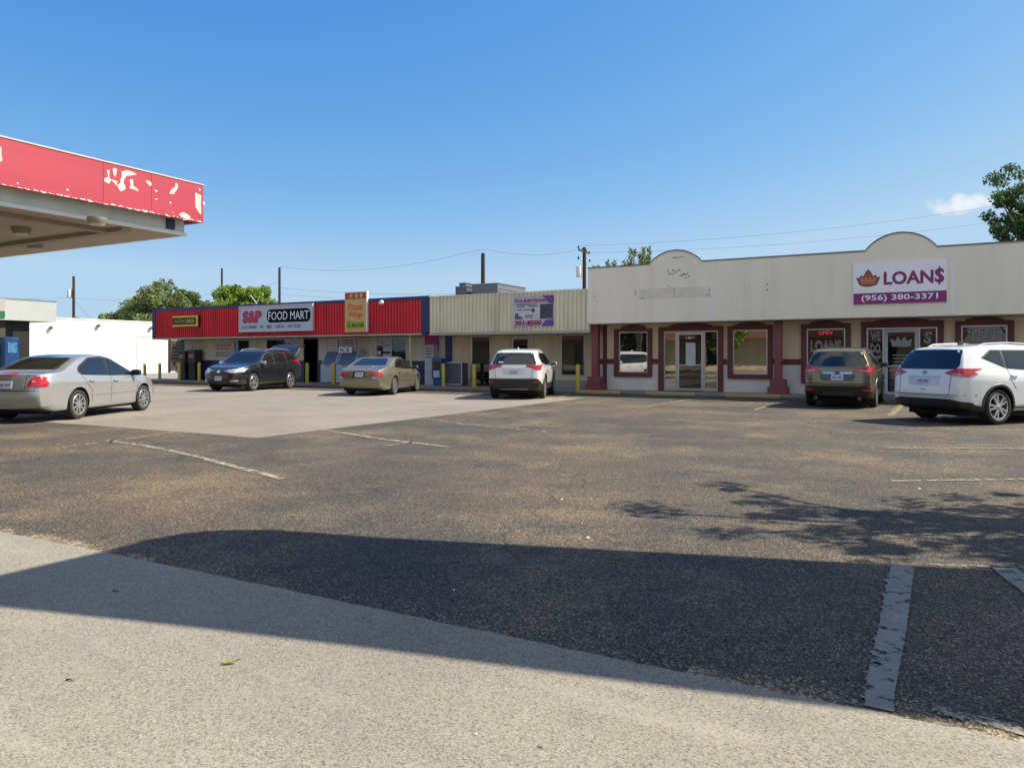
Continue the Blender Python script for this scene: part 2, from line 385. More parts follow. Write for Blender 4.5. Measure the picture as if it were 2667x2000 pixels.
M_white = mat('white_wall', (.80, .80, .78), .8, .03, .8, dirt=('#c9c5ba', .35, .9, STREAK))
M_soffit = mat('soffit_board', (.40, .37, .30), .8, .08, 1)
M_roof = mat('roof_membrane', (.25, .24, .22), .9, .1, .5)
M_alu = mat('aluminium_frame', (.45, .46, .47), .35, .06, 3, metallic=.6)
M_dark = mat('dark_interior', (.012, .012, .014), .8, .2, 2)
M_black = mat('black_paint', (.012, .012, .013), .5, .2, 4)
M_yellow = mat('safety_yellow', (.50, .40, .045), .55, .14, 8, dirt=('#6a5a26', .5, 9, None))
M_bumper = mat('parking_bumper_yellow', (.36, .27, .125), .8, .16, 6, bump=.3, dirt=('#8a7c66', .7, 6, None))
M_steel = mat('galvanised_steel', (.33, .35, .37), .4, .12, 5, metallic=.7)
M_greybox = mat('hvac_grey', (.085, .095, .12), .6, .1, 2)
M_offwhite = mat('off_white_panel', (.78, .78, .75), .55, .05, 2)
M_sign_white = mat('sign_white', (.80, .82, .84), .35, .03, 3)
M_wood = mat('pole_wood', (.055, .042, .034), .9, .2, 4)
def glass_mat(name, base, ior, rough=.015):
    n = NT(name); n.b.inputs['Base Color'].default_value = base + (1,); n.set(Roughness=rough, IOR=ior)
    h = n.noise(1.1, 2); n.bump(h, .03, .05); MATS[name] = n.m; return n.m
M_glass = glass_mat('shop_glass', (.010, .011, .012), 3.2)
M_glassd = glass_mat('tinted_glass', (.008, .008, .010), 1.7)
FY, WY, LF, LW = 26.9, 28.0, 27.2, 28.7     # fascia and wall planes of the pale block, then of the ribbed block

# ================= pale stucco block =================
XL = onY(1531, 800, FY)[0]; XR = 9.0
blk = thing('commercial_building', 'pale stucco strip building with two rounded gables and maroon framed windows', 'building', ((XL+XR)/2, 30, 0))
zb = 2.71; zt = 4.86
def gable(pa, pb, ptop):
    (xa, za), (xb, _), (xt, zt_) = onY(*pa, FY), onY(*pb, FY), onY(*ptop, FY)
    xc = (xa+xb)/2; hw = (xb-xa)/2; hh = zt_ - zt; r = (hw*hw+hh*hh)/(2*hh); cz = zt_-r
    a = math.degrees(math.asin(hw/r)); return [(xc + r*math.sin(R(t)), cz + r*math.cos(R(t))) for t in np.linspace(-a, a, 26)]
g1 = gable((1690, 693), (1829, 682), (1766, 653)); g2 = gable((2253, 654), (2441, 640), (2359, 606.5))
poly = [(XL, zb), (XR, zb), (XR, zt)] + g2[::-1] + g1[::-1] + [(XL, zt)]
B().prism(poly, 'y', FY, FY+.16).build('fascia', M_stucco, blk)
def follow(pts, dy0, dy1, th):
    b = B(); vs = []; n = len(pts)
    for x, z in pts: vs += [(x, dy0, z), (x, dy1, z), (x, dy1, z+th), (x, dy0, z+th)]
    fs = [];
    for i in range(n-1):
        for k in range(4): fs.append((4*i+k, 4*i+(k+1) % 4, 4*i+4+(k+1) % 4, 4*i+4+k))
    fs += [(3, 2, 1, 0), (4*n-4, 4*n-3, 4*n-2, 4*n-1)]; return b.add(vs, fs)
M_cap = mat('parapet_flashing', (.16, .15, .14), .6, .2, 3)
follow([(XL, zt)] + g1 + g2 + [(XR, zt)], FY-.025, FY+.19, .045).build('parapet_cap', M_cap, blk)
B().box(XL, XR, FY+.005, WY+.02, zb-.03, zb+.01).build('soffit', M_soffit, blk)
B().box(XL+.1, XR, FY+.165, 42, 3.6, 4.45).build('roof', M_roof, blk)
for px, w in ((1855.5, .055), (1661, .03), (2217, .03), (2480, .06)):
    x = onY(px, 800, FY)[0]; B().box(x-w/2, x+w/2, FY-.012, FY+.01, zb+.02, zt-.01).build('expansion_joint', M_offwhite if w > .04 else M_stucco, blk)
# ghost marks where an older sign came off
gm = B(); random.seed(3)
def scr(px, py, w, h):
    x, z = onY(px, py, FY); p = [(x+w/2*math.cos(a)*random.uniform(.5, 1.2), z+h/2*math.sin(a)*random.uniform(.5, 1.2)) for a in np.linspace(0, 5.6, 9)]
    gm.prism(p, 'y', FY-.004, FY+.01)
for i in range(22): scr(1738+i*2.7, 712 + (i > 16)*6 + random.choice((-8, -3, 2, 6)), random.uniform(.04, .15), random.uniform(.015, .06))
for i in range(7): scr(1753+i*4.5, 671+random.uniform(-2, 2), random.uniform(.03, .08), .04)
for p in ((1740, 745, .05, .05), (1746, 749, .08, .03), (1661-6, 764, .025, .2), (1672, 777, .25, .03), (1756, 752, .1, .02), (1757, 772, .12, .025), (1756, 762, .02, .22),
          (1845, 769, .2, .025), (1848, 757, .06, .05), (1999, 742, .04, .07), (1999, 755, .05, .07), (1549, 773, .04, .05), (2042, 903, .01, .01)): scr(*p)
gm.build('old_sign_marks', M_black, blk)
M_scuff = mat('faded_paint_band', (.68, .63, .54), .85, .1, 4)
x0, z1 = onY(1665, 752, FY); x1, _ = onY(1850, 752, FY); B().box(x0, x1, FY-.003, FY+.01, z1-.42, z1-.02).build('faded_band', M_scuff, blk)
# wall with openings, built as panels between openings
ops = []
def wx(px): return onY(px, 900, WY)[0]
def wz(px, py): return onY(px, py, WY)[1]
WIN = [  # (outer x0, x1, outer top y, arch top y, outer bottom y, glass x0,x1,y0,y1, kind)
 (1601, 1699, 857, 845, 981, 1612, 1688, 864, 970, 'w'),
 (1716, 1884, 851, 841, 1022, 1729, 1871, 862, 1015, 'd'),
 (1896, 2013, 849, 838, 986, 1909, 2000, 859, 975, 'w'),
 (2087, 2216, 844, 831, 998, 2101, 2202, 856, 985, 'w'),
 (2243, 2458, 837, 826, 1034, 2257, 2442, 853, 1030, 'd'),
 (2488, 2641, 836, 821, 1010, 2503, 2624, 847, 998, 'w')]
walls = B(); wains = B(); band = B()
segs = []; xprev = XL+.05
for w in WIN:
    x0, x1 = wx(w[0])+.04, wx(w[1])-.04; pm = (w[0]+w[1])/2
    ztop = wz(pm, w[6+1])+.05; zbot = wz(pm, w[8])-.05 if w[9] == 'w' else .10
    segs.append((x0, x1, zbot, ztop))
xs_ = [XL+.05] + [v for s_ in segs for v in s_[:2]] + [XR]
for i in range(0, len(xs_), 2):
    walls.box(xs_[i], xs_[i+1], WY, WY+.2, 1.17, zb); B().box(xs_[i], xs_[i+1], WY-.012, WY+.2, .10, 1.165).build('wainscot', M_wain, blk)
    B().box(xs_[i], xs_[i+1], WY-.045, WY+.01, 1.13, 1.33).build('wall_band', M_maroon, blk)
for x0, x1, z0, z1 in segs:
    walls.box(x0, x1, WY, WY+.2, z1, zb)
    if z0 > .2: B().box(x0, x1, WY-.012, WY+.2, .10, z0).build('wainscot', M_wain, blk)
walls.build('wall', M_beige, blk)
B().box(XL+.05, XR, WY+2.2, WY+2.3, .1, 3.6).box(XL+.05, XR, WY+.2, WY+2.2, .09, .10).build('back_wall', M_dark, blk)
def rim(b, x0, x1, z0, z1, t, y0, y1, bottom=True, mi=0):
    b.box(x0, x0+t, y0, y1, z0, z1, mi); b.box(x1-t, x1, y0, y1, z0, z1, mi); b.box(x0+t, x1-t, y0, y1, z1-t, z1, mi)
    if bottom: b.box(x0+t, x1-t, y0, y1, z0, z0+t, mi)
def opening(w, n):
    x0, x1 = wx(w[0]), wx(w[1]); pm = (w[0]+w[1])/2
    zo, za, zbm = wz(pm, w[2]), wz(pm, w[3]), wz(pm, w[4]); gx0, gx1, gt, gb = wx(w[5]), wx(w[6]), wz(pm, w[7]), wz(pm, w[8])
    if w[9] == 'd': zbm = .10; gb = .12
    za = min(za + .02, zb-.035); xc = (x0+x1)/2; hw = (x1-x0)/2
    ar = [(xc + hw*.68*math.cos(t), zo + (za-zo)*math.sin(t)) for t in np.linspace(math.pi, 0, 13)]
    outer = [(x0, zbm), (x0, zo)] + ar + [(x1, zo), (x1, zbm)]
    b = B(); y0, y1 = WY-.10, WY+.06
    b.prism([(x0, gt)] + [(x0, zo)] + ar + [(x1, zo), (x1, gt)], 'y', y0, y1)
    b.box(x0, gx0, y0, y1, zbm, gt); b.box(gx1, x1, y0, y1, zbm, gt)
    if w[9] == 'w': b.box(gx0, gx1, y0, y1, zbm, gb)
    fr = b.build('window' if w[9] == 'w' else 'entrance', M_maroon, blk)
    a = B()
    if w[9] == 'w':
        rim(a, gx0, gx1, gb, gt, .045, WY-.03, WY+.05); a.build('window_frame', M_alu, fr)
        B().box(gx0+.045, gx1-.045, WY+.0, WY+.012, gb+.045, gt-.045).build('pane', M_glass if n < 3 else M_glassd, fr)
    else:
        lx0, lx1 = (wx(1763), wx(1833)) if n == 1 else (wx(2303), wx(2392))
        rim(a, gx0, gx1, gb, gt, .05, WY-.03, WY+.05, False); a.box(lx0-.05, lx0, WY-.03, WY+.05, gb, gt-.05); a.box(lx1, lx1+.05, WY-.03, WY+.05, gb, gt-.05)
        a.box(gx0+.05, lx0-.05, WY-.03, WY+.05, gb, gb+.12); a.box(lx1+.05, gx1-.05, WY-.03, WY+.05, gb, gb+.12)
        a.build('entrance_frame', M_alu, fr)
        for p0, p1 in ((gx0+.05, lx0-.05), (lx1+.05, gx1-.05)): B().box(p0, p1, WY, WY+.012, gb+.12, gt-.05).build('sidelight', M_glass if n == 1 else M_glassd, fr)
        d = B(); rim(d, lx0+.008, lx1-.008, gb+.01, gt-.06, .085 if n == 1 else .10, WY-.02, WY+.03)
        dz = gb+.95; d.box(lx0+.09, lx1-.09, WY-.05, WY-.02, dz, dz+.045)
        dl = d.build('door_leaf', M_alu if n == 1 else mat('pale_door_frame', (.42, .45, .50), .4, .05), fr)
        tt = .085 if n == 1 else .10
        B().box(lx0+.008+tt, lx1-.008-tt, WY, WY+.012, gb+.01+tt, gt-.06-tt).build('door_glass', M_glassd, fr)
        if n == 1:
            cx_ = (lx0+lx1)/2
            B().box(cx_-.17, cx_+.2, WY-.006, WY-.001, 1.05, 1.95).build('paper_notice', mat('notice_paper', (.5, .52, .55), .6), fr)
            B().text('1801', cx_, WY-.002, 2.13, .32, .10, .01).build('house_number', M_offwhite, fr)
        else:
            cx_ = (lx0+lx1)/2; c = B()
            base = [(-.34, 0), (.34, 0), (.40, .30), (.22, .20), (.13, .38), (0, .22), (-.13, .38), (-.22, .20), (-.40, .30)]
            c.prism([(cx_+x*.8, 1.75+z*.9) for x, z in base], 'y', WY-.006, WY-.001)
            for k in range(9): c.box(cx_-.26+.02*(k % 3), cx_+.25-.03*(k % 2), WY-.006, WY-.001, 1.45-k*.11, 1.48-k*.11)
            c.build('door_lettering', mat('frosted_vinyl', (.30, .29, .30), .6), fr)
    return fr, gx0, gx1, gb, gt
frs = [opening(w, i) for i, w in enumerate(WIN)]
M_vin = mat('vinyl_lettering', (.50, .50, .56), .5, .05)
def outline_text(t, x, z, w, h, fr, name='window_lettering'):
    B().text(t, x, WY-.004, z, w, h, .03).build(name, M_vin, fr)
    B().text(t, x, WY-.008, z, w*.985, h*.93, -.012).build(name, M_maroon, fr)
f3 = frs[3]; outline_text('LOANS', (f3[1]+f3[2])/2, f3[4]-.62, (f3[2]-f3[1])*.80, .42, f3[0])
x_, z_ = onY(2150, 867, WY); B().box(x_-.26, x_+.26, WY-.05, WY-.02, z_-.10, z_+.10).build('neon_panel', M_black, f3[0])
B().text('OPEN', x_, WY-.05, z_, .44, .13, .0).build('neon_lettering', emis('red_neon', '#e03a2a', .45), f3[0])
f5 = frs[5]; outline_text('TITLE', (f5[1]+f5[2])/2, f5[4]-.30, (f5[2]-f5[1])*.72, .34, f5[0])
outline_text('LOANS', (f5[1]+f5[2])/2, f5[4]-.80, (f5[2]-f5[1])*.72, .34, f5[0])
f4 = frs[4]; sxm = (f4[1]+.05+wx(2303)-.05)/2; sw = wx(2303)-f4[1]-.16
for k, t in enumerate(('WE', 'DO', 'IT')): outline_text(t, sxm, f4[4]-.28-k*.42, sw*.82, .32, f4[0])
outline_text('S', (wx(2392)+f4[2])/2, f4[4]-.34, .26, .42, f4[0])
# pilasters
def pillar(pxa, pxb, name='pillar', m=M_maroon2):
    xa, xb = onY(pxa, 900, 27.5)[0], onY(pxb, 900, 27.5)[0]; c = (xa+xb)/2; h = (xb-xa)/2; b = B()
    b.box(c-h, c+h, 27.5-h, 27.5+h, .62, zb-.035); b.box(c-h-.13, c+h+.13, 27.5-h-.13, 27.5+h+.13, .34, .62); b.box(c-h-.2, c+h+.2, 27.5-h-.2, 27.5+h+.2, .10, .34)
    b.build(name, m, blk, bevel=.015)
pillar(1543.5, 1560); pillar(2017.5, 2037)
B().box(wx(1572), wx(1581), WY-.07, WY, .10, zb-.035).build('corner_trim', M_maroon, blk)

# LOANS sign
x0, _ = onY(2223, 700, FY); x1, _ = onY(2466, 700, FY); z0 = onY(2223, 794, FY)[1]; z1 = onY(2223, 689, FY)[1]; zm = onY(2223, 765.5, FY)[1]
sg = thing('shop_sign', 'white and purple loans sign with a red crown on the stucco gable', 'sign', ((x0+x1)/2, FY-.05, z0))
B().box(x0, x1, FY-.05, FY-.001, z0, z1).build('sign_board', M_sign_white, sg)
M_purp = mat('sign_purple', (.22, .012, .16), .4, .05)
B().box(x0+.004, x1-.004, FY-.054, FY-.045, z0+.004, zm).build('purple_band', M_purp, sg)
wS = x1-x0; hS = z1-z0
B().text('(956) 380-3371', (x0+x1)/2, FY-.054, (z0+zm)/2, wS*.82, (zm-z0)*.66, .018).build('phone_number', M_sign_white, sg)
lb_ = B(); lb_.text('LOAN', x0+wS*.60, FY-.05, zm+(z1-zm)*.47, wS*.53, (z1-zm)*.44, .035); lb_.text('S', x0+wS*.925, FY-.05, zm+(z1-zm)*.49, wS*.10, (z1-zm)*.46, .035)
lb_.box(x0+wS*.915, x0+wS*.935, FY-.062, FY-.05, zm+(z1-zm)*.20, zm+(z1-zm)*.78); lb_.build('sign_lettering', M_purp, sg)
cx_, cz_ = x0+wS*.165, zm+(z1-zm)*.47; k = wS*.135; cb = B()
crown = [(-.72, -.55), (-.35, -.68), (0, -.72), (.35, -.68), (.72, -.55), (1.0, .22), (.78, .12), (.58, .40), (.40, .28), (.22, .66), (.0, .95), (-.22, .66), (-.40, .28), (-.58, .40), (-.78, .12), (-1.0, .22)]
cb.prism([(cx_+x*k, cz_+z*k*.95) for x, z in crown], 'y', FY-.060, FY-.045, 0)
cb.prism([(cx_+x*k*.84, cz_-.01+z*k*.80) for x, z in crown], 'y', FY-.066, FY-.055, 1)
cb.box(cx_-k*.62, cx_+k*.62, FY-.07, FY-.06, cz_-k*.22, cz_-k*.12, 2); cb.box(cx_-k*.5, cx_+k*.5, FY-.07, FY-.06, cz_-k*.40, cz_-k*.33, 2)
for q in (-.5, -.17, .17, .5): cb.box(cx_+(q-.11)*k, cx_+(q+.08)*k, FY-.07, FY-.06, cz_-k*.06, cz_+k*.12, 2)
cb.build('crown_emblem', [mat('crown_edge', (.05, .05, .12), .5), mat('crown_red', (.42, .06, .05), .5), mat('crown_gold', (.50, .28, .14), .5)], sg)

# ================= ribbed steel block: red market half and cream half =================
XA = onY(398, 850, LF)[0]; XM = onY(1119, 800, LF)[0]; XE = XL-.02
lb = thing('store_building', 'red ribbed steel convenience store with navy trim and grey siding', 'building', ((XA+XM)/2, 30, 0))
cb_ = thing('shop_building', 'low tan shop unit with a cream ribbed steel fascia', 'building', ((XM+XE)/2, 30, 0))
LZ0, LZ1 = 2.50, 4.10
def ribbed(x0, x1, y, z0, z1, pitch, depth):
    prof = []; x = x0; n = int((x1-x0)/pitch); p = (x1-x0)/n
    for i in range(n):
        a = x0+i*p; prof += [(a, y), (a+p*.52, y), (a+p*.62, y-depth), (a+p*.90, y-depth)]
    prof.append((x1, y)); vs = [(q[0], q[1], z0) for q in prof]+[(q[0], q[1], z1) for q in prof]; m_ = len(prof)
    return B().add(vs, [(i, i+1, i+1+m_, i+m_) for i in range(m_-1)])
xn = onY(1099, 800, LF)[0]
ribbed(XA+.25, xn, LF, LZ0, LZ1-.12, .17, .05).build('fascia', M_red, lb)
B().box(XA+.25, xn, LF+.01, LF+.12, LZ0-.02, LZ1).build('fascia_backing', M_red, lb)
B().box(XA, xn, LF-.05, LF+.2, LZ1-.12, LZ1+.03).box(XA, XA+.25, LF-.045, LF+.12, LZ0-.03, LZ1-.12).box(xn, XM, LF-.045, LF+.12, LZ0-.02, LZ1+.03).build('fascia_trim', M_navy, lb)
B().box(XA, XA+.1, LF+.12, LW+13, LZ0-.03, LZ1-.1).build('end_fascia', M_navy, lb)
B().box(XA, xn, LF-.03, LW+.02, LZ0-.11, LZ0-.03).build('soffit', M_soffit, lb)
B().box(XA+.1, XM, LF+.2, LW+13, 3.2, LZ1-.12).build('roof', M_roof, lb)
ribbed(XM, XE, LF, LZ0-.03, LZ1-.05, .185, .065).build('fascia', M_cream, cb_)
B().box(XM, XE, LF+.01, LF+.12, LZ0-.05, LZ1-.03).build('fascia_backing', M_cream, cb_)
B().box(XM, XE, LF-.06, LF+.2, LZ1-.05, LZ1).build('parapet_cap', M_cream, cb_)
B().box(XM, XE, LF-.03, LW+.02, LZ0-.14, LZ0-.05).build('soffit', M_soffit, cb_)
B().box(XM, XE+.1, LF+.2, LW+13, 3.2, LZ1-.12).build('roof', M_roof, cb_)
def lx(px): return onY(px, 900, LW)[0]
def lz(px, py): return onY(px, py, LW)[1]
ztopw = LZ0-.12
# openings: (px0, px1, ytop, ybottom, kind, building)
OPS = [(610, 651, 883, 930, 'window'), (694, 779, 882, 932, 'window'), (792, 829, 880, 990, 'doorway'), (878, 928, 878, 922, 'window'), (980, 1060, 878, 1000, 'door')]
OPC = [(1228, 1279, 873, 1003, 'single'), (1335, 1378, 880, 960, 'window'), (1461, 1524, 863, 979, 'window')]
def wallrun(xa, xb, ops_, m_up, m_lo, zsplit, b_, rib):
    up = []; lo = []; px_ = xa
    spans = []
    for o in ops_:
        x0, x1 = lx(o[0]), lx(o[1]); pm = (o[0]+o[1])/2; z1 = min(lz(pm, o[2]), ztopw-.02); z0 = lz(pm, o[3]) if o[4] == 'window' else .10
        spans.append((x0, x1, z0, z1, o[4]))
    U = B(); cur = xa
    class LW_:
        def box(s, *a):
            if abs(a[1]-a[0]) > .01: B().box(*a).build('wainscot', m_lo, b_)
    Lw = LW_()
    def up_panel(x0, x1, z0, z1):
        if x1-x0 < .01 or z1-z0 < .01: return
        if rib:
            r_ = ribbed(x0, x1, LW, z0, z1, .30 if x1-x0 > .5 else max(.1, x1-x0), .02); U.add(r_.v, r_.f)
            U.box(x0, x1, LW+.005, LW+.1, z0, z1)
        else: U.box(x0, x1, LW, LW+.1, z0, z1)
    for x0, x1, z0, z1, k in spans+[(xb, xb, 0, 0, '')]:
        up_panel(cur, x0, zsplit, ztopw); Lw.box(cur, x0, LW-.02, LW+.1, .10, zsplit-.004)
        if k:
            up_panel(x0, x1, z1, ztopw)
            if k == 'window': 
                if z0 > zsplit: up_panel(x0, x1, zsplit, z0); Lw.box(x0, x1, LW-.02, LW+.1, .10, zsplit-.004)
                else: Lw.box(x0, x1, LW-.02, LW+.1, .10, z0)
        cur = x1
    U.build('wall', m_up, b_)
    for x0, x1, z0, z1, k in spans:
        f = B(); rim(f, x0, x1, z0, z1, .05, LW-.035, LW+.06, k == 'window')
        if k == 'door': f.box((x0+x1)/2-.03, (x0+x1)/2+.03, LW-.035, LW+.06, z0, z1-.05)
        fo = f.build('window' if k == 'window' else 'door', M_alu if k != 'doorway' else M_black, b_)
        if k != 'doorway': B().box(x0+.05, x1-.05, LW, LW+.012, z0+(.05 if k == 'window' else 0), z1-.05).build('pane', M_glassd, fo)
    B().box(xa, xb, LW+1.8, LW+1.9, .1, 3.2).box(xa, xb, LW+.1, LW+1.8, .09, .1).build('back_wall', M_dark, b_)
    return spans
wx0 = lx(474); xj = lx(1161)
spL = wallrun(wx0, xj, OPS, M_siding, M_navy, 1.22, lb, True)
B().box(wx0-.03, wx0+.22, LW-.04, LW+.1, .10, ztopw).box(wx0-.03, wx0+.1, LW+.1, LW+13, .1, 3.2).build('corner_post', M_navy, lb)
B().box(xj, lx(1179), LW-.05, LW+.1, .10, ztopw).build('party_post', M_navy, lb)
spC = wallrun(lx(1179), XE+.1, OPC, M_tan, mat('grey_base_paint', (.30, .31, .30), .7), .42, cb_, False)
for p in (1180.5, 1218, 1286, 1328, 1388, 1452):
    x = lx(p); B().box(x-.04, x+.04, LW-.03, LW+.01, .43, ztopw).build('wall_batten', M_tan, cb_)
# posters inside and on the store windows
def flat(name, label, cat, px0, py0, px1, py1, Y, m, extra=None, dy=.02):
    xa, za = onY(px0, py0, Y); xb, zb_ = onY(px1, py1, Y); za2 = (za + onY(px1, py0, Y)[1])/2; zb2 = (zb_ + onY(px0, py1, Y)[1])/2
    t = thing(name, label, cat, ((xa+xb)/2, Y-dy, zb2)); B().box(xa, xb, Y-dy, Y-.001, zb2, za2).build('panel', m, t)
    if extra: extra(t, xa, xb, zb2, za2, Y-dy)
    return t
M_ink = mat('dark_ink', (.03, .03, .05), .5); M_redink = mat('red_ink', (.40, .03, .03), .5); M_pale = mat('pale_poster', (.50, .48, .46), .6, .06)
def lines(t, xa, xb, z0, z1, y, rows, m, name='poster_print', seed=1):
    random.seed(seed); b = B(); h = (z1-z0)/(rows*2+1); w = xb-xa
    for i in range(rows):
        x = xa+w*.08; zc = z1-h*(2*i+1)
        while x < xb-w*.15:
            l = random.uniform(.08, .22)*w; b.box(x, min(x+l, xb-w*.08), y-.004, y-.0005, zc-h, zc-h*.15); x += l+w*.04
    b.build(name, m, t)
def px1(t, xa, xb, z0, z1, y):
    lines(t, xa, xb, z0+.0, z0+(z1-z0)*.4, y, 3, M_ink, seed=4); lines(t, xa, xb, z0+(z1-z0)*.45, z1, y, 2, M_redink, 'poster_script', seed=5)
flat('wall_poster', 'pale poster with faded red script on the siding beside the dark SUV', 'poster', 560, 894, 606, 930, LW-.03, M_pale, px1)
def ws(t, xa, xb, z0, z1, y): lines(t, xa, xb, z0, z1, y, 2, M_redink, seed=8)
flat('window_poster', 'white and red poster in the store window above the ice sign', 'poster', 891, 882, 927, 898, LW-.03, M_pale, ws)
def ice(t, xa, xb, z0, z1, y): B().text('ICE', (xa+xb)/2, y, (z0+z1)/2, (xb-xa)*.74, (z1-z0)*.7, .03).build('sign_lettering', M_navy, t)
flat('ice_sign', 'small white sign with dark ICE letters above the ice chests', 'sign', 884, 904, 917, 919, 28.0, M_sign_white, ice, .04)
def mg2(t, xa, xb, z0, z1, y):
    b = B(); w = xb-xa; h = z1-z0; b.prism(rrect(xa+w*.1, xb-w*.12, z0+h*.12, z0+h*.45, h*.1), 'y', y-.004, y-.001); b.build('poster_shape', mat('poster_orange', (.7, .22, .08), .5), t)
    B().prism([(xa+w*.4, z0+h*.5), (xb-w*.1, z0+h*.55), (xb-w*.2, z1-h*.1), (xa+w*.55, z1-h*.15)], 'y', y-.003, y-.001).build('poster_shape', mat('poster_violet', (.22, .04, .38), .5), t)
flat('magenta_poster', 'bright magenta and orange poster on the siding above the white kiosk', 'poster', 1107, 874, 1143, 914, LW-.05, mat('poster_magenta', (.45, .02, .10), .5), mg2)
for (x0, x1, z0, z1, k) in spL:
    if k == 'door':
        b = B(); w = x1-x0
        for i in range(4): b.box(x0+w*.22, x0+w*.48, LW-.006, LW-.001, z1-.35-i*.34, z1-.12-i*.34)
        for i in range(3): b.box(x0+.07, x0+w*.16, LW-.006, LW-.001, z1-.4-i*.45, z1-.2-i*.45)
        t = thing('taped_notices', 'pale paper notices taped to the glass door of the red store', 'notices', ((x0+x1)/2, LW, z1-1.2)); b.build('paper_sheet', M_pale, t)
# grey wall cage of the tan shop
t = thing('equipment_cage', 'dark mesh equipment cage in front of the tan wall, beside the navy post', 'cage', (lx(1190), LW-.5, .1))
xa, xb = lx(1168), lx(1222); b = B(); rim(b, xa, xb, .14, 1.18, .05, LW-.62, LW-.56); b.build('cage_frame', M_alu, t)
b = B(); b.box(xa+.05, xb-.05, LW-.59, LW-.03, .19, 1.13); b.build('cage_body', M_greybox, t)

# store signs
def board(px0, px1, yt0, yb0, Y, name, label, m, th=.08):
    xa = onY(px0, 800, Y)[0]; xb = onY(px1, 800, Y)[0]; z1 = onY(px0, yt0, Y)[1]; z0 = onY(px0, yb0, Y)[1]
    t = thing(name, label, 'sign', ((xa+xb)/2, Y-th, z0)); B().box(xa, xb, Y-th, Y-.001, z0, z1).build('sign_board', m, t); return t, xa, xb, z0, z1, Y-th
SY = LF-.04
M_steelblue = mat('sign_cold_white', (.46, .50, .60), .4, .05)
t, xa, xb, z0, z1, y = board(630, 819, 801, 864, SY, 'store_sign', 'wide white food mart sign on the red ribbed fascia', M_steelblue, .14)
w = xb-xa; h = z1-z0; b = B(); rim(b, xa-.04, xb+.04, z0-.04, z1+.04, .07, y-.03, y+.1); b.build('sign_rim', mat('sign_rim_pink', (.55, .45, .50), .4), t)
B().text('S&P', xa+w*.185, y, z0+h*.60, w*.27, h*.50, .05).build('sign_lettering', mat('sign_crimson', (.42, .03, .09), .45), t)
B().text('S&P', xa+w*.175, y+.003, z0+h*.575, w*.27, h*.50, .05).build('letter_shadow', M_navy, t)
B().prism(rrect(xa+w*.39, xb-w*.025, z0+h*.33, z0+h*.86, h*.2), 'y', y-.006, y-.001).build('black_pill', mat('sign_black', (.008, .012, .018), .9, Specular_IOR_Level=.1), t)
B().text('FOOD MART', xa+w*.683, y-.006, z0+h*.595, w*.54, h*.33, .0).build('sign_lettering', M_sign_white, t)
B().text('COLD DRINKS  ·  ICE  ·  BEER  ·  CHECKS  ·  HOT FOOD', xa+w*.44, y, z0+h*.17, w*.82, h*.13, .02).build('small_lettering', M_navy, t)
t, xa, xb, z0, z1, y = board(455, 521, 824, 852, SY, 'money_sign', 'small black and yellow sign box on the far end of the red fascia', M_black, .12)
b = B(); w = xb-xa; h = z1-z0; b.box(xa, xb, y-.02, y, z1-.11, z1); b.box(xa, xb, y-.02, y, z0, z0+.11); b.box(xb-.16, xb, y-.02, y, z0+.11, z1-.11); b.build('yellow_border', mat('sign_yellow', (.62, .40, .03), .45), t)
b = B(); b.text('WESTERN', xa+w*.27, y, (z0+z1)/2, w*.40, h*.30, .02); b.build('sign_lettering', mat('sign_olive', (.30, .24, .05), .45), t)
b = B(); b.text('UNION', xa+w*.68, y, (z0+z1)/2, w*.32, h*.36, .02); b.build('sign_lettering', MATS['sign_yellow'], t)
t, xa, xb, z0, z1, y = board(902, 957, 764, 866, LF-.06, 'pizza_sign', 'tall tan and red pizza and wings sign standing above the red fascia', mat('pizza_tan', (.55, .37, .13), .5, .12), .10)
w = xb-xa; h = z1-z0; B().box(xb, xb+.05, y, LF-.05, z0, z1+.04).box(xa, xb, y, LF-.05, z1, z1+.04).build('sign_edge', M_offwhite, t)
B().box(xa+.005, xb-.005, y-.006, y-.001, z1-h*.16, z1-.005).build('red_header', mat('header_red', (.40, .05, .03), .5, .2), t)
for q in (.30, .55, .78): B().prism([(xa+w*q+.10*math.cos(a), z1-h*.08+.11*math.sin(a)) for a in np.linspace(0, 5.5, 8)], 'y', y-.010, y-.006).build('header_shape', MATS['pizza_tan'], t)
b = B(); b.text('Pizza', (xa+xb)/2, y, z1-h*.36, w*.66, h*.15, .03); b.text('Wings', (xa+xb)/2, y, z1-h*.57, w*.68, h*.17, .03)
b.build('sign_lettering', mat('faded_orange', (.62, .10, .03), .5), t)
B().prism([(xa+w*.05, z0+h*.10), (xb-w*.12, z0+h*.10), (xb-w*.10, z0+h*.27), (xa+w*.35, z0+h*.26), (xa+w*.08, z0+h*.30)], 'y', y-.005, y-.001).build('green_patch', mat('sign_lime', (.24, .38, .02), .5), t)
B().text('& More!', (xa+xb)/2, y-.005, z0+h*.19, w*.80, h*.13, .04).build('sign_lettering', M_black, t)
B().text('& More!', (xa+xb)/2, y-.010, z0+h*.19, w*.79, h*.12, -.005).build('sign_lettering', MATS['sign_lime'], t)
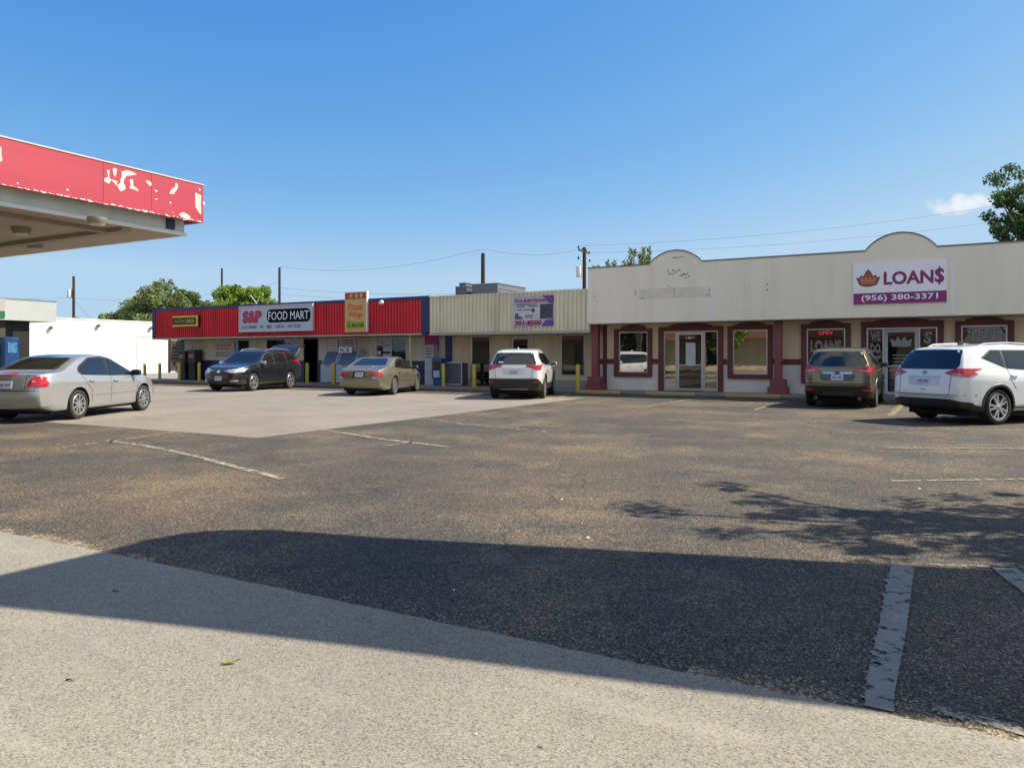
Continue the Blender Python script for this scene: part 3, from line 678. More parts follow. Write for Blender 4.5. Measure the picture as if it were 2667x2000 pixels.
# banner with picture panels
M_ban = mat('banner_lilac', (.40, .42, .52), .5, .08)
t, xa, xb, z0, z1, y = board(1337, 1443, 773, 851, SY-.03, 'shop_banner', 'printed electronics banner with red phone digits on the cream fascia', M_ban, .02)
w = xb-xa; h = z1-z0
B().box(xa+.03, xa+w*.66, y-.004, y-.001, z0+h*.22, z1-h*.30).build('pale_panel', mat('banner_pale', (.52, .54, .54), .5), t)
b = B(); b.text('ITLA ELECTRONICS', xa+w*.47, y-.003, z1-h*.155, w*.84, h*.11, .05); b.text('301-8500', xa+w*.38, y-.003, z0+h*.11, w*.66, h*.16, .05)
b.build('sign_lettering', mat('banner_crimson', (.36, .01, .05), .5), t)
b = B(); b.box(xb-w*.33, xb-w*.02, y-.006, y-.001, z0+h*.24, z1-h*.28); b.build('picture_panel', mat('banner_photo', (.06, .06, .07), .5, .8, 14), t)
b = B(); b.prism([(xb-w*.3, z1), (xb, z1), (xb, z1-h*.28), (xb-w*.12, z1-h*.25), (xb-w*.2, z1-h*.1)], 'y', y-.003, y-.001); b.prism([(xb-w*.3, z0), (xb, z0), (xb, z0+h*.22), (xb-w*.2, z0+h*.2)], 'y', y-.003, y-.001)
b.build('purple_swoosh', mat('banner_purple', (.14, .05, .30), .5), t)
random.seed(2); b = B()
for i, (fx, fz, fw_) in enumerate(((.08, .70, .5), (.08, .63, .22), (.36, .64, .25), (.1, .53, .12), (.25, .53, .2), (.3, .34, .2), (.3, .28, .2))):
    b.box(xa+w*fx, xa+w*(fx+fw_), y-.007, y-.004, z0+h*fz, z0+h*(fz+.035))
b.prism([(xa+w*.05, z0+h*.24), (xa+w*.25, z0+h*.24), (xa+w*.22, z0+h*.32), (xa+w*.14, z0+h*.34), (xa+w*.13, z0+h*.44), (xa+w*.05, z0+h*.42)], 'y', y-.008, y-.004)
b.prism([(xa+w*.50+.08*math.cos(a), z0+h*.52+.10*math.sin(a)) for a in np.linspace(0, 6, 12)], 'y', y-.008, y-.004)
b.build('banner_print', mat('banner_ink', (.07, .09, .14), .5), t)
# flood lamp on red fascia
x, z = onY(995, 788, LF-.15); t = thing('flood_lamp', 'small white flood lamp on the red fascia beside the pizza sign', 'lamp', (x, LF-.05, z))
B().lathe([(0, -.16), (.09, -.15), (.11, -.05), (.05, .06), (0, .07)], 12, (x, LF-.12, z), 'y').build('lamp_head', M_offwhite, t, autos=40)
B().box(x-.02, x+.02, LF-.08, LF-.0, z-.1, z+.02).build('bracket', M_offwhite, t)

# roof-top units
def hvac(pxa, pxb, yt, yb, Y, dep, label, grp='grey boxes on the flat roof'):
    xa = onY(pxa, 750, Y)[0]; xb = onY(pxb, 750, Y)[0]; z1 = onY((pxa+pxb)/2, yt, Y)[1]
    t = thing('rooftop_unit', label, 'air conditioner', ((xa+xb)/2, Y, 4.0), group=grp)
    B().box(xa, xb, Y, Y+dep, 3.9, z1).build('housing', M_greybox if pxa < 1225 else mat('hvac_grey_lit', (.12, .13, .15), .6), t, bevel=.02)  # large unit gets a lighter grey, sunlight put into its colour
    b = B()
    for k in range(6): b.box(xb, xb+.02, Y+.1, Y+dep-.1, 4.05+k*(z1-4.15)/6, 4.08+k*(z1-4.15)/6)
    b.build('louvre', M_steel, t)
    B().box(xa-.03, xb+.03, Y-.03, Y+dep+.03, z1, z1+.03).build('lid', M_steel, t); return t
hvac(1186, 1215, 747, 770, 32, 1.6, 'dark boxy air conditioner on the roof above the tan shop')
hvac(1196, 1213, 738, 750, 32.8, .7, 'small grey vent box peeking up behind the darker unit')
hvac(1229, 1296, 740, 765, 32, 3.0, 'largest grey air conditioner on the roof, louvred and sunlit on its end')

# bollards
def bollard(px, Y, z0, h=1.0, first=[None]):
    p = ray(px, 950); x = p.x*Y/p.y
    if first[0] is None:
        t = thing('bollard', '', 'bollard', (x, Y, z0), group='yellow bollards along the kerb')
        B().lathe([(0, 0), (.085, 0), (.085, h-.03), (.07, h), (0, h+.02)], 16).build('post', M_yellow, t, local=True, autos=50)
        B().lathe([(.12, 0), (.12, .02), (.085, .025)], 16).build('base_plate', M_yellow, t, local=True); first[0] = t
    else: t = copy_tree(first[0]); t.location = (x, Y, z0)
    return t
BL = [(467, 27.05, 'yellow bollard just in front of the first pump-like machine by the store corner'), (519, 27.05, 'yellow bollard beside the nose of the dark SUV'),
      (800, 27.05, 'yellow bollard in front of the open black store doorway'), (868, 27.05, 'yellow bollard standing before the ice chests'),
      (1155, 27.05, 'yellow bollard beside the blue newspaper box'), (1235, 27.05, 'yellow bollard between the mesh cage and the white compact SUV'),
      (1505, 27.05, 'yellow bollard by the maroon pillar at the end of the kerb'), (377, 28.4, 'far yellow bollard nearest the silver sedan nose, before the white wall'),
      (416, 28.4, 'far yellow bollard in front of the white building, beside its dark gate')]
for px, Y, lab in BL: bollard(px, Y, .10 if Y < 28 else .02)['label'] = lab
t = thing('canopy_post', 'thin slanting yellow green post holding up the store overhang', 'post', (onY(1072, 950, 27.35)[0], 27.35, .1))
xa, za = onY(1068, 876, 27.35); B().tube([(t.location.x, 27.35, .1), (xa, 27.35, LZ0-.1)], .05, 10).build('pole', mat('post_lime', (.42, .44, .08), .5), t)
# parking bumpers
for px, Y, lab in ((1558, 26.55, 'yellow concrete parking bumper nearest the end bollard and maroon pillar'), (1747, 26.55, 'yellow concrete parking bumper in front of the glass entrance with the notice'), (1961, 26.55, 'yellow concrete parking bumper beside the olive SUV')):
    x = onY(px, 1025, Y)[0]; t = thing('parking_bumper', lab, 'parking bumper', (x, Y, 0), group='yellow parking bumpers along the sidewalk')
    l = .92; vs = []
    pr = [(-.09, 0), (-.085, .08), (-.055, .125), (.055, .125), (.085, .08), (.09, 0)]
    B().prism([(Y+a, z) for a, z in pr], 'x', x-l, x+l).build('concrete_bar', M_bumper, t, bevel=.012)
    B().lathe([(0, .128), (.02, .132), (.018, .134), (0, .134)], 8, (x-.6, Y, 0)).lathe([(0, .128), (.02, .132), (0, .134)], 8, (x+.6, Y, 0)).build('anchor_pin', M_steel, t)
# ice chests
M_ice = mat('ice_chest_blue', (.35, .47, .56), .4, .08)
for pxa, pxb, lab in ((844, 880, 'pale blue slant-front ice chest nearest the open doorway'), (884, 930, 'pale blue slant-front ice chest half hidden behind the tan sedan')):
    xa, xb = onY(pxa, 950, 28.0)[0], onY(pxb, 950, 28.0)[0]; t = thing('ice_chest', lab, 'ice chest', ((xa+xb)/2, 28, .1), group='ice chests outside the store')
    B().prism([(27.75, .14), (27.75, .95), (28.2, 1.72), (28.6, 1.72), (28.6, .14)], 'x', xa, xb).build('cabinet', M_ice, t, bevel=.02)
    d = Vector((0, .45, .77)); nrm = Vector((0, -.77, .45)).normalized()*.012
    def q(x, f, o=0): p = Vector((x, 27.75, .95))+d*f+nrm*(1+o); return tuple(p)
    m_ = .07; B().add([q(xa+m_, .08), q(xb-m_, .08), q(xb-m_, .92), q(xa+m_, .92), q(xa+m_, .08, -1.5), q(xb-m_, .08, -1.5), q(xb-m_, .92, -1.5), q(xa+m_, .92, -1.5)],
        [(0, 1, 2, 3), (0, 4, 5, 1), (1, 5, 6, 2), (2, 6, 7, 3), (3, 7, 4, 0)]).build('slanted_door', mat('ice_door_grey', (.10, .14, .22), .3), t)
    B().box((xa+xb)/2-.15, (xa+xb)/2+.15, 27.68, 27.72, .98, 1.01).build('handle', M_steel, t)
# kiosk and newspaper box, wall machines
xa, xb = onY(1106, 950, 28.2)[0], onY(1128, 950, 28.2)[0]
t = thing('kiosk', 'narrow white kiosk panel with small print under the magenta poster', 'kiosk', ((xa+xb)/2, 28.2, .1))
B().box(xa, xb, 28.2, 28.6, .1, 1.95).build('cabinet', mat('kiosk_white', (.45, .45, .47), .5), t, bevel=.02); lines(t, xa, xb, 1.3, 1.9, 28.2, 4, M_ink, 'printed_lines', 6)
xa, xb = onY(1126, 950, 27.8)[0], onY(1151, 950, 27.8)[0]
t = thing('newspaper_box', 'blue newspaper box standing at the sidewalk beside the navy post', 'newspaper box', ((xa+xb)/2, 27.8, .1))
M_nb = mat('newsbox_blue', (.02, .06, .22), .4, .12)
B().box(xa, xb, 27.75, 28.2, .42, 1.35).build('box_body', M_nb, t, bevel=.02); B().box(xa+.08, xb-.08, 27.735, 27.75, .85, 1.22).build('display_window', M_glassd, t)
B().box(xa+.1, xb-.1, 27.735, 27.75, .48, .78).build('white_card', M_pale, t)
B().box(xa+.05, xb-.05, 27.8, 28.15, .1, .42).build('pedestal', M_nb, t)
def machine(px0, px1, Y, h, m, lab, cat, name, extra=True):
    xa, xb = onY(px0, 950, Y)[0], onY(px1, 950, Y)[0]; t = thing(name, lab, cat, ((xa+xb)/2, Y, .1)); w = xb-xa
    B().box(xa+w*.06, xb-w*.06, Y, Y+.42, .1, 1.05).build('lower_cabinet', M_black, t, bevel=.02)
    B().box(xa, xb, Y-.03, Y+.45, 1.05, h).build('upper_cabinet', m, t, bevel=.02)
    B().box(xa+w*.2, xb-w*.2, Y-.045, Y-.028, h-.5, h-.22).build('screen', M_glassd, t)
    B().tube([(xb-.02, Y-.05, h-.5), (xb+.08, Y-.15, 1.0), (xb+.05, Y-.12, .6), (xb-.02, Y-.05, 1.1)], .018, 6).build('hose', M_black, t); return t
machine(465, 483, 28.0, 1.75, mat('machine_brown', (.05, .03, .028), .5), 'dark brown air and vacuum machine at the corner of the red store', 'air machine', 'air_machine')
machine(489, 509, 28.1, 1.80, mat('machine_maroon', (.07, .02, .02), .5), 'dark machine with a maroon top just inside the store corner', 'vacuum machine', 'vacuum_machine')

# ================= white building far behind, with gate =================
WX = -59.0; y0 = onX(60, 850, WX)[0]; y1 = onX(473, 850, WX)[0]; zt_w = 4.42
wbld = thing('white_building', 'long bright white block building far behind the silver sedan', 'building', (WX-6, (y0+y1)/2, 0))
yd0, yd1 = onX(355, 940, WX)[0], onX(440, 940, WX)[0]
B().box(WX-14, WX, y0-6, y1, 0, zt_w).build('wall', M_white, wbld); B().box(WX-14, WX+.05, y0-6, y1, zt_w, zt_w+.08).build('parapet_cap', M_white, wbld)
b = B(); b.box(WX, WX+.04, yd0, yd0+.06, 0, 3.15); b.box(WX, WX+.04, yd0, yd1, 3.15, 3.25); b.build('door_frame', mat('dull_white_trim', (.6, .6, .58), .8), wbld)  # trim slightly greyer than the white wall
M_lampd = mat('wall_lamp_dark', (.10, .10, .10), .5)
for px, py in ((130, 853), (254, 848), (391, 854)):
    y_, z_ = onX(px, py, WX); B().lathe([(0, -.14), (.13, -.12), (.17, 0), (.06, .12), (0, .13)], 10, (WX+.15, y_, z_)).build('wall_lamp', M_lampd, wbld, autos=40)
yg0, yg1 = y1, y1 + 5
t = thing('slatted_gate', 'dark brown slatted gate between the white building and the red store', 'gate', (WX+.2, yd1+.3, 0))
b = B(); gp = onX(440, 940, WX)[0], onX(478, 940, WX)[0]
for k in range(9): b.box(WX+.05, WX+.10, gp[0], gp[1]+1.5, .25+k*.30, .50+k*.30)
b.build('slat_panel', mat('gate_brown', (.06, .035, .025), .8), t); B().box(WX+.03, WX+.12, gp[0]-.05, gp[0]+.1, 0, 3.0).build('gate_post', M_black, t)

# ================= drive-through canopy at far end =================
GX = -38.8; ga, gb_ = onX(12, 850, GX)[0]-3, onX(147, 850, GX)[0]
t = thing('service_canopy', 'pale grey service canopy on dark supports at the edge of the lot', 'canopy', (GX-2, gb_-3, 0))
B().box(GX-5, GX, ga-4, gb_, 3.20, 4.22).build('canopy_fascia', mat('canopy_grey', (.40, .43, .42), .5, .05), t); B().box(GX-5.02, GX+.02, ga-4, gb_+.02, 4.22, 4.27).build('canopy_cap', M_steel, t)
y_a = onX(12, 850, GX)[0]
B().box(GX, GX+.04, ga-4, y_a, 3.30, 4.22).build('end_panel', mat('panel_beige', (.36, .33, .31), .6), t); B().box(GX+.04, GX+.05, ga-4, y_a, 3.30, 3.62).build('green_stripe', mat('stripe_green', (.01, .12, .06), .5), t)
ya, yb = onX(33, 900, GX-.4)[0], onX(77, 900, GX-.4)[0]; B().box(GX-3, GX-.4, ya, yb, 0, 3.2).build('support', M_black, t)
ya, yb = onX(-20, 900, GX-.3)[0], onX(14, 900, GX-.3)[0]; B().box(GX-1, GX-.3, ya, yb, 0, 3.2).build('support', mat('support_brown', (.05, .045, .04), .7), t)
ya, yb = onX(14, 900, GX+.4)[0], onX(50, 900, GX+.4)[0]
t = thing('vending_machine', 'blue vending machine under the pale grey service canopy', 'vending machine', (GX+.4, (ya+yb)/2, 0))
B().box(GX-.1, GX+.4, ya, yb, 0, 2.35).build('cabinet', mat('vending_blue', (.01, .05, .16), .35, .35, 5), t, bevel=.02); B().box(GX+.4, GX+.42, ya+.1, yb-.1, 1.6, 2.1).build('display_panel', mat('vending_pale', (.05, .16, .32), .4, .5, 7), t)

# ================= red fuel canopy =================
CXX = -15.0; cy, cz0 = onX(530, 581, CXX); cz1 = onX(530, 484, CXX)[1]; ey = -14.0
fc = thing('fuel_canopy', 'fuel station canopy with a peeling red fascia and cream underside', 'canopy', (CXX-6, 0, 0))
M_cred = mat('faded_red_panel', (.40, .04, .068), .45, .05, .6, dirt=('#c8636b', .25, 1.0, (1, .15, 1)))
B().box(CXX-.12, CXX, ey, cy, cz0, cz1).box(CXX-12, CXX-.12, cy-.12, cy, cz0, cz1).box(CXX-12.12, CXX-12, ey, cy, cz0, cz1).build('red_fascia', M_cred, fc)
M_ccream = mat('canopy_cream', (.52, .48, .40), .6, .05)
M_soff = mat('canopy_soffit', (.36, .31, .235), .7, .06, .8)
B().box(CXX-.02, CXX+.015, ey, cy+.01, cz1, cz1+.03).box(CXX-12, CXX-.02, cy-.1, cy+.015, cz1, cz1+.03).build('edge_trim', mat('pale_pink_trim', (.60, .45, .42), .5), fc)
B().box(CXX-11.8, CXX-.14, ey, cy-.14, cz0+.15, cz1-.05).build('roof', M_ccream, fc)
# stepped gutter below the fascia, then the soffit panel
gy, gz = onX(509, 603, CXX-.32); gy = cy-.32
B().box(CXX-11.8, CXX-.30, ey, cy-.30, cz0-.26, cz0+.15).build('gutter_band', mat('gutter_grey_green', (.60, .65, .59), .5), fc)
B().box(CXX-11.85, CXX-.26, ey, cy-.26, cz0-.33, cz0-.26).build('gutter_lip', M_offwhite, fc)
B().box(CXX-11.7, CXX-.36, ey, cy-.36, cz0-.335, cz0-.332).build('soffit', M_soff, fc)
b = B()
jd = ray(286, 606); jt = (cz0-.40-CAMH)/jd.z; jx, jy = jd.x*jt, jd.y*jt; M_bm = mat('canopy_beam', (.30, .25, .18), .7)
for yy in (jy, jy-6.5): B().box(CXX-11.6, CXX-.4, yy-.11, yy+.11, cz0-.43, cz0-.335).build('beam', M_bm, fc)
B().box(jx-.11, jx+.11, jy-6.39, jy-.11, cz0-.425, cz0-.335).build('beam', M_bm, fc)
for px, py in ((253, 575), (55, 601), (90, 640)):
    d = ray(px, py); tt = (cz0-.4-CAMH)/d.z; x, y_ = d.x*tt, d.y*tt
    l_ = B().lathe([(0, -.07), (.15, -.07), (.19, 0), (.19, .06)], 18, (x, y_, cz0-.40)).build('canopy_light', mat('lamp_housing', (.22, .20, .15), .5), fc, autos=40)
    B().lathe([(0, -.03), (.13, -.03), (.15, 0)], 18, (x, y_, cz0-.47)).build('lamp_lens', M_pale, l_, autos=40)
dx, dz = onX(464, 579, CXX); B().box(CXX-.31, CXX-.24, dx-.10, dx+.10, dz-.13, dz+.09).build('dark_patch', mat('patch_navy', (.02, .03, .05), .5), fc)
for y_ in (8, -5): B().box(CXX-6.2, CXX-5.8, y_-.2, y_+.2, 0, cz0-.33).build('column', M_ccream, fc)
M_prim = mat('bare_primer', (.66, .53, .48), .6, .08); random.seed(9)
def peel(*pts):
    out_ = []; n_ = len(pts)
    for i in range(n_):
        a, c = Vector(pts[i]), Vector(pts[(i+1) % n_]); out_ += [a, a.lerp(c, .5)+Vector((random.uniform(-8, 8), random.uniform(-8, 8)))]
    P_ = [onX(p.x/3.95, 330+p.y/3.95, CXX) for p in out_]; B().prism(P_, 'x', CXX, CXX+.004).build('peeled_patch', M_prim, fc)
peel((1095, 450), (1130, 450), (1125, 530), (1150, 545), (1120, 590), (1075, 565), (1080, 530), (1110, 520))
peel((1160, 430), (1205, 440), (1185, 520), (1165, 490)); peel((1145, 545), (1200, 560), (1220, 600), (1200, 610), (1165, 570))
peel((1250, 460), (1300, 450), (1410, 495), (1300, 510), (1270, 580), (1290, 650), (1245, 670), (1210, 620), (1200, 580), (1240, 590), (1250, 520))
peel((1335, 545), (1365, 545), (1370, 610), (1430, 660), (1380, 650), (1330, 630), (1345, 600)); peel((1495, 555), (1560, 580), (1545, 615)); peel((1570, 645), (1625, 660), (1600, 675))
peel((1740, 690), (1760, 650), (1800, 620), (1805, 580), (1830, 600), (1820, 650), (1785, 700)); peel((1600, 735), (1625, 745), (1600, 755)); peel((1740, 770), (1765, 785), (1745, 800)); peel((1770, 860), (1790, 880), (1770, 890))
peel((1840, 905), (1885, 880), (1960, 930), (1930, 960), (1870, 950)); peel((2005, 680), (2070, 710), (2070, 900), (2050, 890), (2010, 830)); peel((2080, 780), (2102, 770), (2102, 815)); peel((2040, 630), (2070, 660), (2050, 665))
peel((0, 200), (15, 240), (25, 350), (0, 370)); peel((170, 575), (200, 585), (180, 600)); peel((680, 640), (710, 650), (690, 660)); peel((-200, 150), (-60, 170), (-80, 300), (-180, 280))
for i in range(26):
    x = 20+i*80; yb_ = 592+(x/2090)*392; peel((x, yb_-random.uniform(2, 14)), (x+random.uniform(20, 60), yb_+6-random.uniform(0, 9)), (x+60, yb_+16), (x, yb_+3))
for px in (270, 395): # panel seams
    y_, _ = onX(px, 500, CXX); B().box(CXX, CXX+.006, y_-.008, y_+.008, cz0+.01, cz1-.01).build('panel_seam', M_cred, fc)

# ================= unseen overhead slab, outline taken from the shadow it casts on the apron =================
HS = 5.0; sh = Vector((sd.x, sd.y, 0))*(HS/math.tan(SUN_EL))
sp_ = [(-5.08, 2.55), (-5.05, 3.33), (-5.10, 3.70), (-5.02, 4.0), (-4.86, 4.2), (-4.60, 4.34), (-4.2, 4.44), (-3.63, 4.57), (-.23, 5.60), (2.6, 6.47), (4.6, 7.05), (5.2, 4.45), (2.5, 3.86), (.35, 3.40), (-.69, 3.16), (-2.26, 2.84), (-3.31, 2.60), (-4.57, 2.28), (-4.95, 2.32)]
t = thing('shadow_slab', 'unseen flat slab with a rounded end on a post, shaped to shade the concrete', 'canopy', (8, 7, 0))
B().prism([(p[0]+sh.x, p[1]+sh.y) for p in sp_], 'z', HS, HS+.12).build('slab', M_offwhite, t)
B().tube([(7.2, 8.3, 0), (7.2, 8.3, HS)], .09, 12).build('post', M_steel, t)

# ================= building across the lot (seen in the shop windows) =================
t = thing('beige_building', 'beige stucco building across the lot behind the camera', 'building', (-20, -24, 0))
B().box(-52, 4, -34, -24, 0, 4.2).build('wall', M_beige, t); B().box(-52, 4, -24, -22.5, 3.3, 4.3).build('fascia', mat('brick_fascia', (.28, .12, .08), .7), t)
for x in (-44, -36, -28, -20, -12, -4): B().box(x, x+2.2, -24, -23.95, .5, 2.8).build('window', M_glassd, t)
# ================= vehicles =================
def paint(name, col, metallic=.0, rough=.28, coat=1.0):
    n = NT(name); c = srgb(col) if isinstance(col, str) else col
    cc = n.ramp(n.noise(1.6, 5), [(.3, tuple(x*.93 for x in c)), (.7, c)]); n.col(cc)
    dust = n.n('ShaderNodeMapRange'); sp = n.n('ShaderNodeSeparateXYZ'); n.l(n.pos, sp.inputs[0]); n.l(sp.outputs[2], dust.inputs[0])
    dust.inputs[1].default_value = .2; dust.inputs[2].default_value = .75; dust.inputs[3].default_value = .16; dust.inputs[4].default_value = 0
    dm = n.math('MULTIPLY', dust.outputs[0], n.noise(6, 5)); n.col(n.mix(dm, cc, (.16, .14, .115)))
    n.set(Metallic=metallic, Roughness=rough, Coat_Weight=coat, Coat_Roughness=.06, Coat_IOR=1.5); MATS[name] = n.m; return n.m
M_cg = glass_mat('car_glass', (.008, .010, .013), 1.75, .01)
M_trim = mat('black_trim', (.014, .014, .015), .5, .1, 6)
M_tyre = mat('tyre_rubber', (.022, .021, .020), .85, .2, 9)
M_rimA = mat('alloy_wheel', (.55, .56, .58), .28, .06, 5, metallic=.85)
M_under = mat('underbody_filler', (.008, .008, .008), .9)
M_chrome = mat('chrome_trim', (.62, .64, .68), .12, .04, 5, metallic=1.0)
M_lred = mat('tail_lamp_red', (.42, .008, .018), .15, .15, 12, Coat_Weight=1.0)
M_lclear = mat('lamp_clear', (.60, .60, .62), .12, .25, 14, metallic=.5, Coat_Weight=1.0)
M_lpink = mat('tail_lamp_pale', (.62, .22, .24), .15, .2, 14, Coat_Weight=1.0)
M_plate = mat('licence_plate', (.50, .53, .60), .5, .06, 9)
M_pink = mat('plate_ink', (.05, .07, .16), .6)
M_gap = mat('panel_gap_dark', (.02, .02, .02), .8)
def smooth1(a, k):
    k = max(1, int(k)); ker = np.ones(2*k+1)/(2*k+1); p = np.pad(a, k, mode='edge'); return np.convolve(p, ker, 'valid')
def prof(tab, xs, sm):
    t = sorted(tab); y = np.interp(xs, [p[0] for p in t], [p[1] for p in t]); return smooth1(smooth1(y, sm), sm)
def rpoly(P, r, n=4):
    out_ = []; N = len(P)
    for i in range(N):
        p0, p, p1 = Vector(P[i-1]), Vector(P[i]), Vector(P[(i+1) % N])
        d0 = (p0-p); d1 = (p1-p); rr = min(r, d0.length*.4, d1.length*.4); a = p+d0.normalized()*rr; b_ = p+d1.normalized()*rr
        for k in range(n+1):
            t = k/n; out_.append(tuple(a.lerp(p, t).lerp(p.lerp(b_, t), t)))
    return out_
class Car:
    def __init__(s, name, label, rr_pt, head_deg, wb, W_, xf, xr, top, belt, plan, lean_r, lean_f, zb, wr, mats, tumble=.38, split=.40, cat='car', clad=False, ref='R'):
        s.wb = wb; s.W = W_/2; s.xf = wb/2+xf; s.xr = -(wb/2+xr); s.wr = wr; s.body_m = mats
        h = math.radians(head_deg); d = Vector((math.cos(h), math.sin(h), 0)); lf = Vector((-d.y, d.x, 0)); tr = s.W-.10
        org = rr_pt + d*(wb/2) + lf*tr if ref == 'R' else rr_pt - d*(wb/2) - lf*tr   # 'R': rear wheel on the car's right; else front wheel on its left
        s.root = thing(name, label, cat, (org.x, org.y, 0.012), h)
        # ---- body shell
        N = 110; xs = np.linspace(s.xr, s.xf, N); dxs = xs[1]-xs[0]; sm = .05/dxs
        zt = prof(top, xs, sm*1.1); zbe = prof(belt, xs, sm*2); wp = prof(plan, xs, sm*2)*s.W
        zbot = prof([(s.xr, zb+.10), (s.xr+.35, zb), (s.xf-.35, zb), (s.xf, zb+.06)], xs, sm)
        zt = np.maximum(zt, zbe+.015); rings = []
        lr = sorted(lean_r); lfn = sorted(lean_f)
        def lean(x, z):
            u = min(max((s.xr+.95-x)/.95, 0), 1)**1.6; v = min(max((x-(s.xf-.7))/.7, 0), 1)**1.6
            return x + u*np.interp(z, [a for a, _ in lr], [b_ for _, b_ in lr]) - v*np.interp(z, [a for a, _ in lfn], [b_ for _, b_ in lfn])
        for i, x in enumerate(xs):
            w = wp[i]; be = zbe[i]; dz = zt[i]-be; b0 = zbot[i]; wbel = wp[i]*.952
            yr = wbel - tumble*dz*.92 - min(.02, dz*.3)
            fl = 1+.014*(math.exp(-((x-wb/2)/.42)**2)+math.exp(-((x+wb/2)/.42)**2)); w *= fl
            c = [(0, b0), (w*.78, b0), (w*.93, b0+.025), (w*.965, b0+.10), (w*.972, split), (w*.982, min(.60, be-.25)), (w*1.0, be-.15), (wbel, be),
                 (wbel-tumble*dz*.45-dz*.01, be+dz*.48), (yr, be+dz*.90), (yr-min(.09, dz*.5+.02), be+dz*.975), (yr*.55, be+dz*.997), (0, zt[i]+.001)]
            c = [Vector((a, b_)) for a, b_ in c]; ring = []
            for k in range(len(c)-1):
                p0 = c[max(k-1, 0)] if k else Vector((-c[1].x, c[1].y)); p1 = c[k]; p2 = c[k+1]; p3 = c[k+2] if k+2 < len(c) else Vector((-c[k].x, c[k].y))
                for q in range(3):
                    t = q/3
                    if k in (3, 6, 7): P = p1.lerp(p2, t)
                    else:
                        m1 = (p2-p0)*.42; m2 = (p3-p1)*.42
                        L_ = (p2-p1).length; 
                        if m1.length > L_: m1 = m1.normalized()*L_
                        if m2.length > L_: m2 = m2.normalized()*L_
                        t2, t3 = t*t, t*t*t; P = p1*(2*t3-3*t2+1)+m1*(t3-2*t2+t)+p2*(-2*t3+3*t2)+m2*(t3-t2)
                    ring.append(P)
            ring.append(c[-1]); rings.append([(lean(x, p.y), p.x, p.y) for p in ring])
        def cap(ring, sgn, e):
            out_ = []
            for yf, d_ in ((.975, .02), (.90, .05), (.75, .075), (.5, .092), (.25, .098), (0, .10)):
                out_.append([(x+sgn*d_*e, y*yf, z) for x, y, z in ring])
            return out_
        rows = cap(rings[0], -1, 1.0)[::-1] + rings + cap(rings[-1], 1, 1.2)
        n = len(rows[0]); vs = []; fs = []; M = 2*n-2
        for r in rows:
            full = r + [(x, -y, z) for x, y, z in r[-2:0:-1]]; vs += full
        for i in range(len(rows)-1):
            for j in range(M): k = (j+1) % M; fs.append((i*M+j, i*M+k, (i+1)*M+k, (i+1)*M+j))
        bm = bmesh.new(); bv = [bm.verts.new(v) for v in vs]
        for f in fs: bm.faces.new([bv[i] for i in f])
        bmesh.ops.remove_doubles(bm, verts=bm.verts, dist=1e-4); bmesh.ops.dissolve_degenerate(bm, edges=bm.edges, dist=1e-5)
        bmesh.ops.recalc_face_normals(bm, faces=bm.faces)
        # lower valance takes the trim material
        for f in bm.faces:
            z = f.calc_center_median().z; f.material_index = 1 if (z < split and clad) or z < zb+.02 else 0; f.smooth = True
        s.bvh = BVHTree.FromBMesh(bm)
        me = bpy.data.meshes.new('body'); bm.to_mesh(me); bm.free()
        me.materials.append(mats[0]); me.materials.append(mats[1]); me.materials.append(M_under)
        o = bpy.data.objects.new('body', me); COL.objects.link(o)
        # wheel wells
        cb = bmesh.new()
        for sx in (-1, 1):
            for sy in (-1, 1):
                bmesh.ops.create_cone(cb, cap_ends=True, segments=40, radius1=wr+.055, radius2=wr+.055, depth=.55,
                    matrix=Matrix.Translation((sx*wb/2, sy*(s.W+.02), wr+.012)) @ Matrix.Rotation(R(90), 4, 'X'))
        cm = bpy.data.meshes.new('cut'); cb.to_mesh(cm); cb.free(); cm.materials.append(M_under); co = bpy.data.objects.new('cut', cm); COL.objects.link(co)
        md = o.modifiers.new('b', 'BOOLEAN'); md.object = co; md.operation = 'DIFFERENCE'; md.solver = 'EXACT'; md.material_mode = 'TRANSFER'
        dg = bpy.context.evaluated_depsgraph_get(); nm = bpy.data.meshes.new_from_object(o.evaluated_get(dg)); nm.name = 'body'
        bpy.data.objects.remove(o); bpy.data.objects.remove(co)
        nm.set_sharp_from_angle(angle=R(38)); s.body = bpy.data.objects.new('body', nm); COL.objects.link(s.body); s.body.parent = s.root
        s.o = s.root
        b = B(); b.box(s.xr+.35, s.xf-.35, -s.W*.80, s.W*.80, .16, zb+.06); s.put(b, 'underbody_filler', M_under)  # low dark box added to keep light out from under the car
    def hit(s, view, a, b_):
        if view in ('right', 'left'):
            sg_ = -1 if view == 'right' else 1; o, d = Vector((a, sg_*3, b_)), Vector((0, -sg_, 0))
        elif view == 'rear': o, d = Vector((-6, a, b_)), Vector((1, 0, 0))
        elif view == 'front': o, d = Vector((6, a, b_)), Vector((-1, 0, 0))
        loc, nn_, _, _ = s.bvh.ray_cast(o, d)
        if loc is None: loc, nn_, _, _ = s.bvh.find_nearest(o + d*2.2 if view in ('right', 'left') else o+d*3.7)
        if nn_.dot(d) > 0: nn_ = -nn_
        return loc, nn_
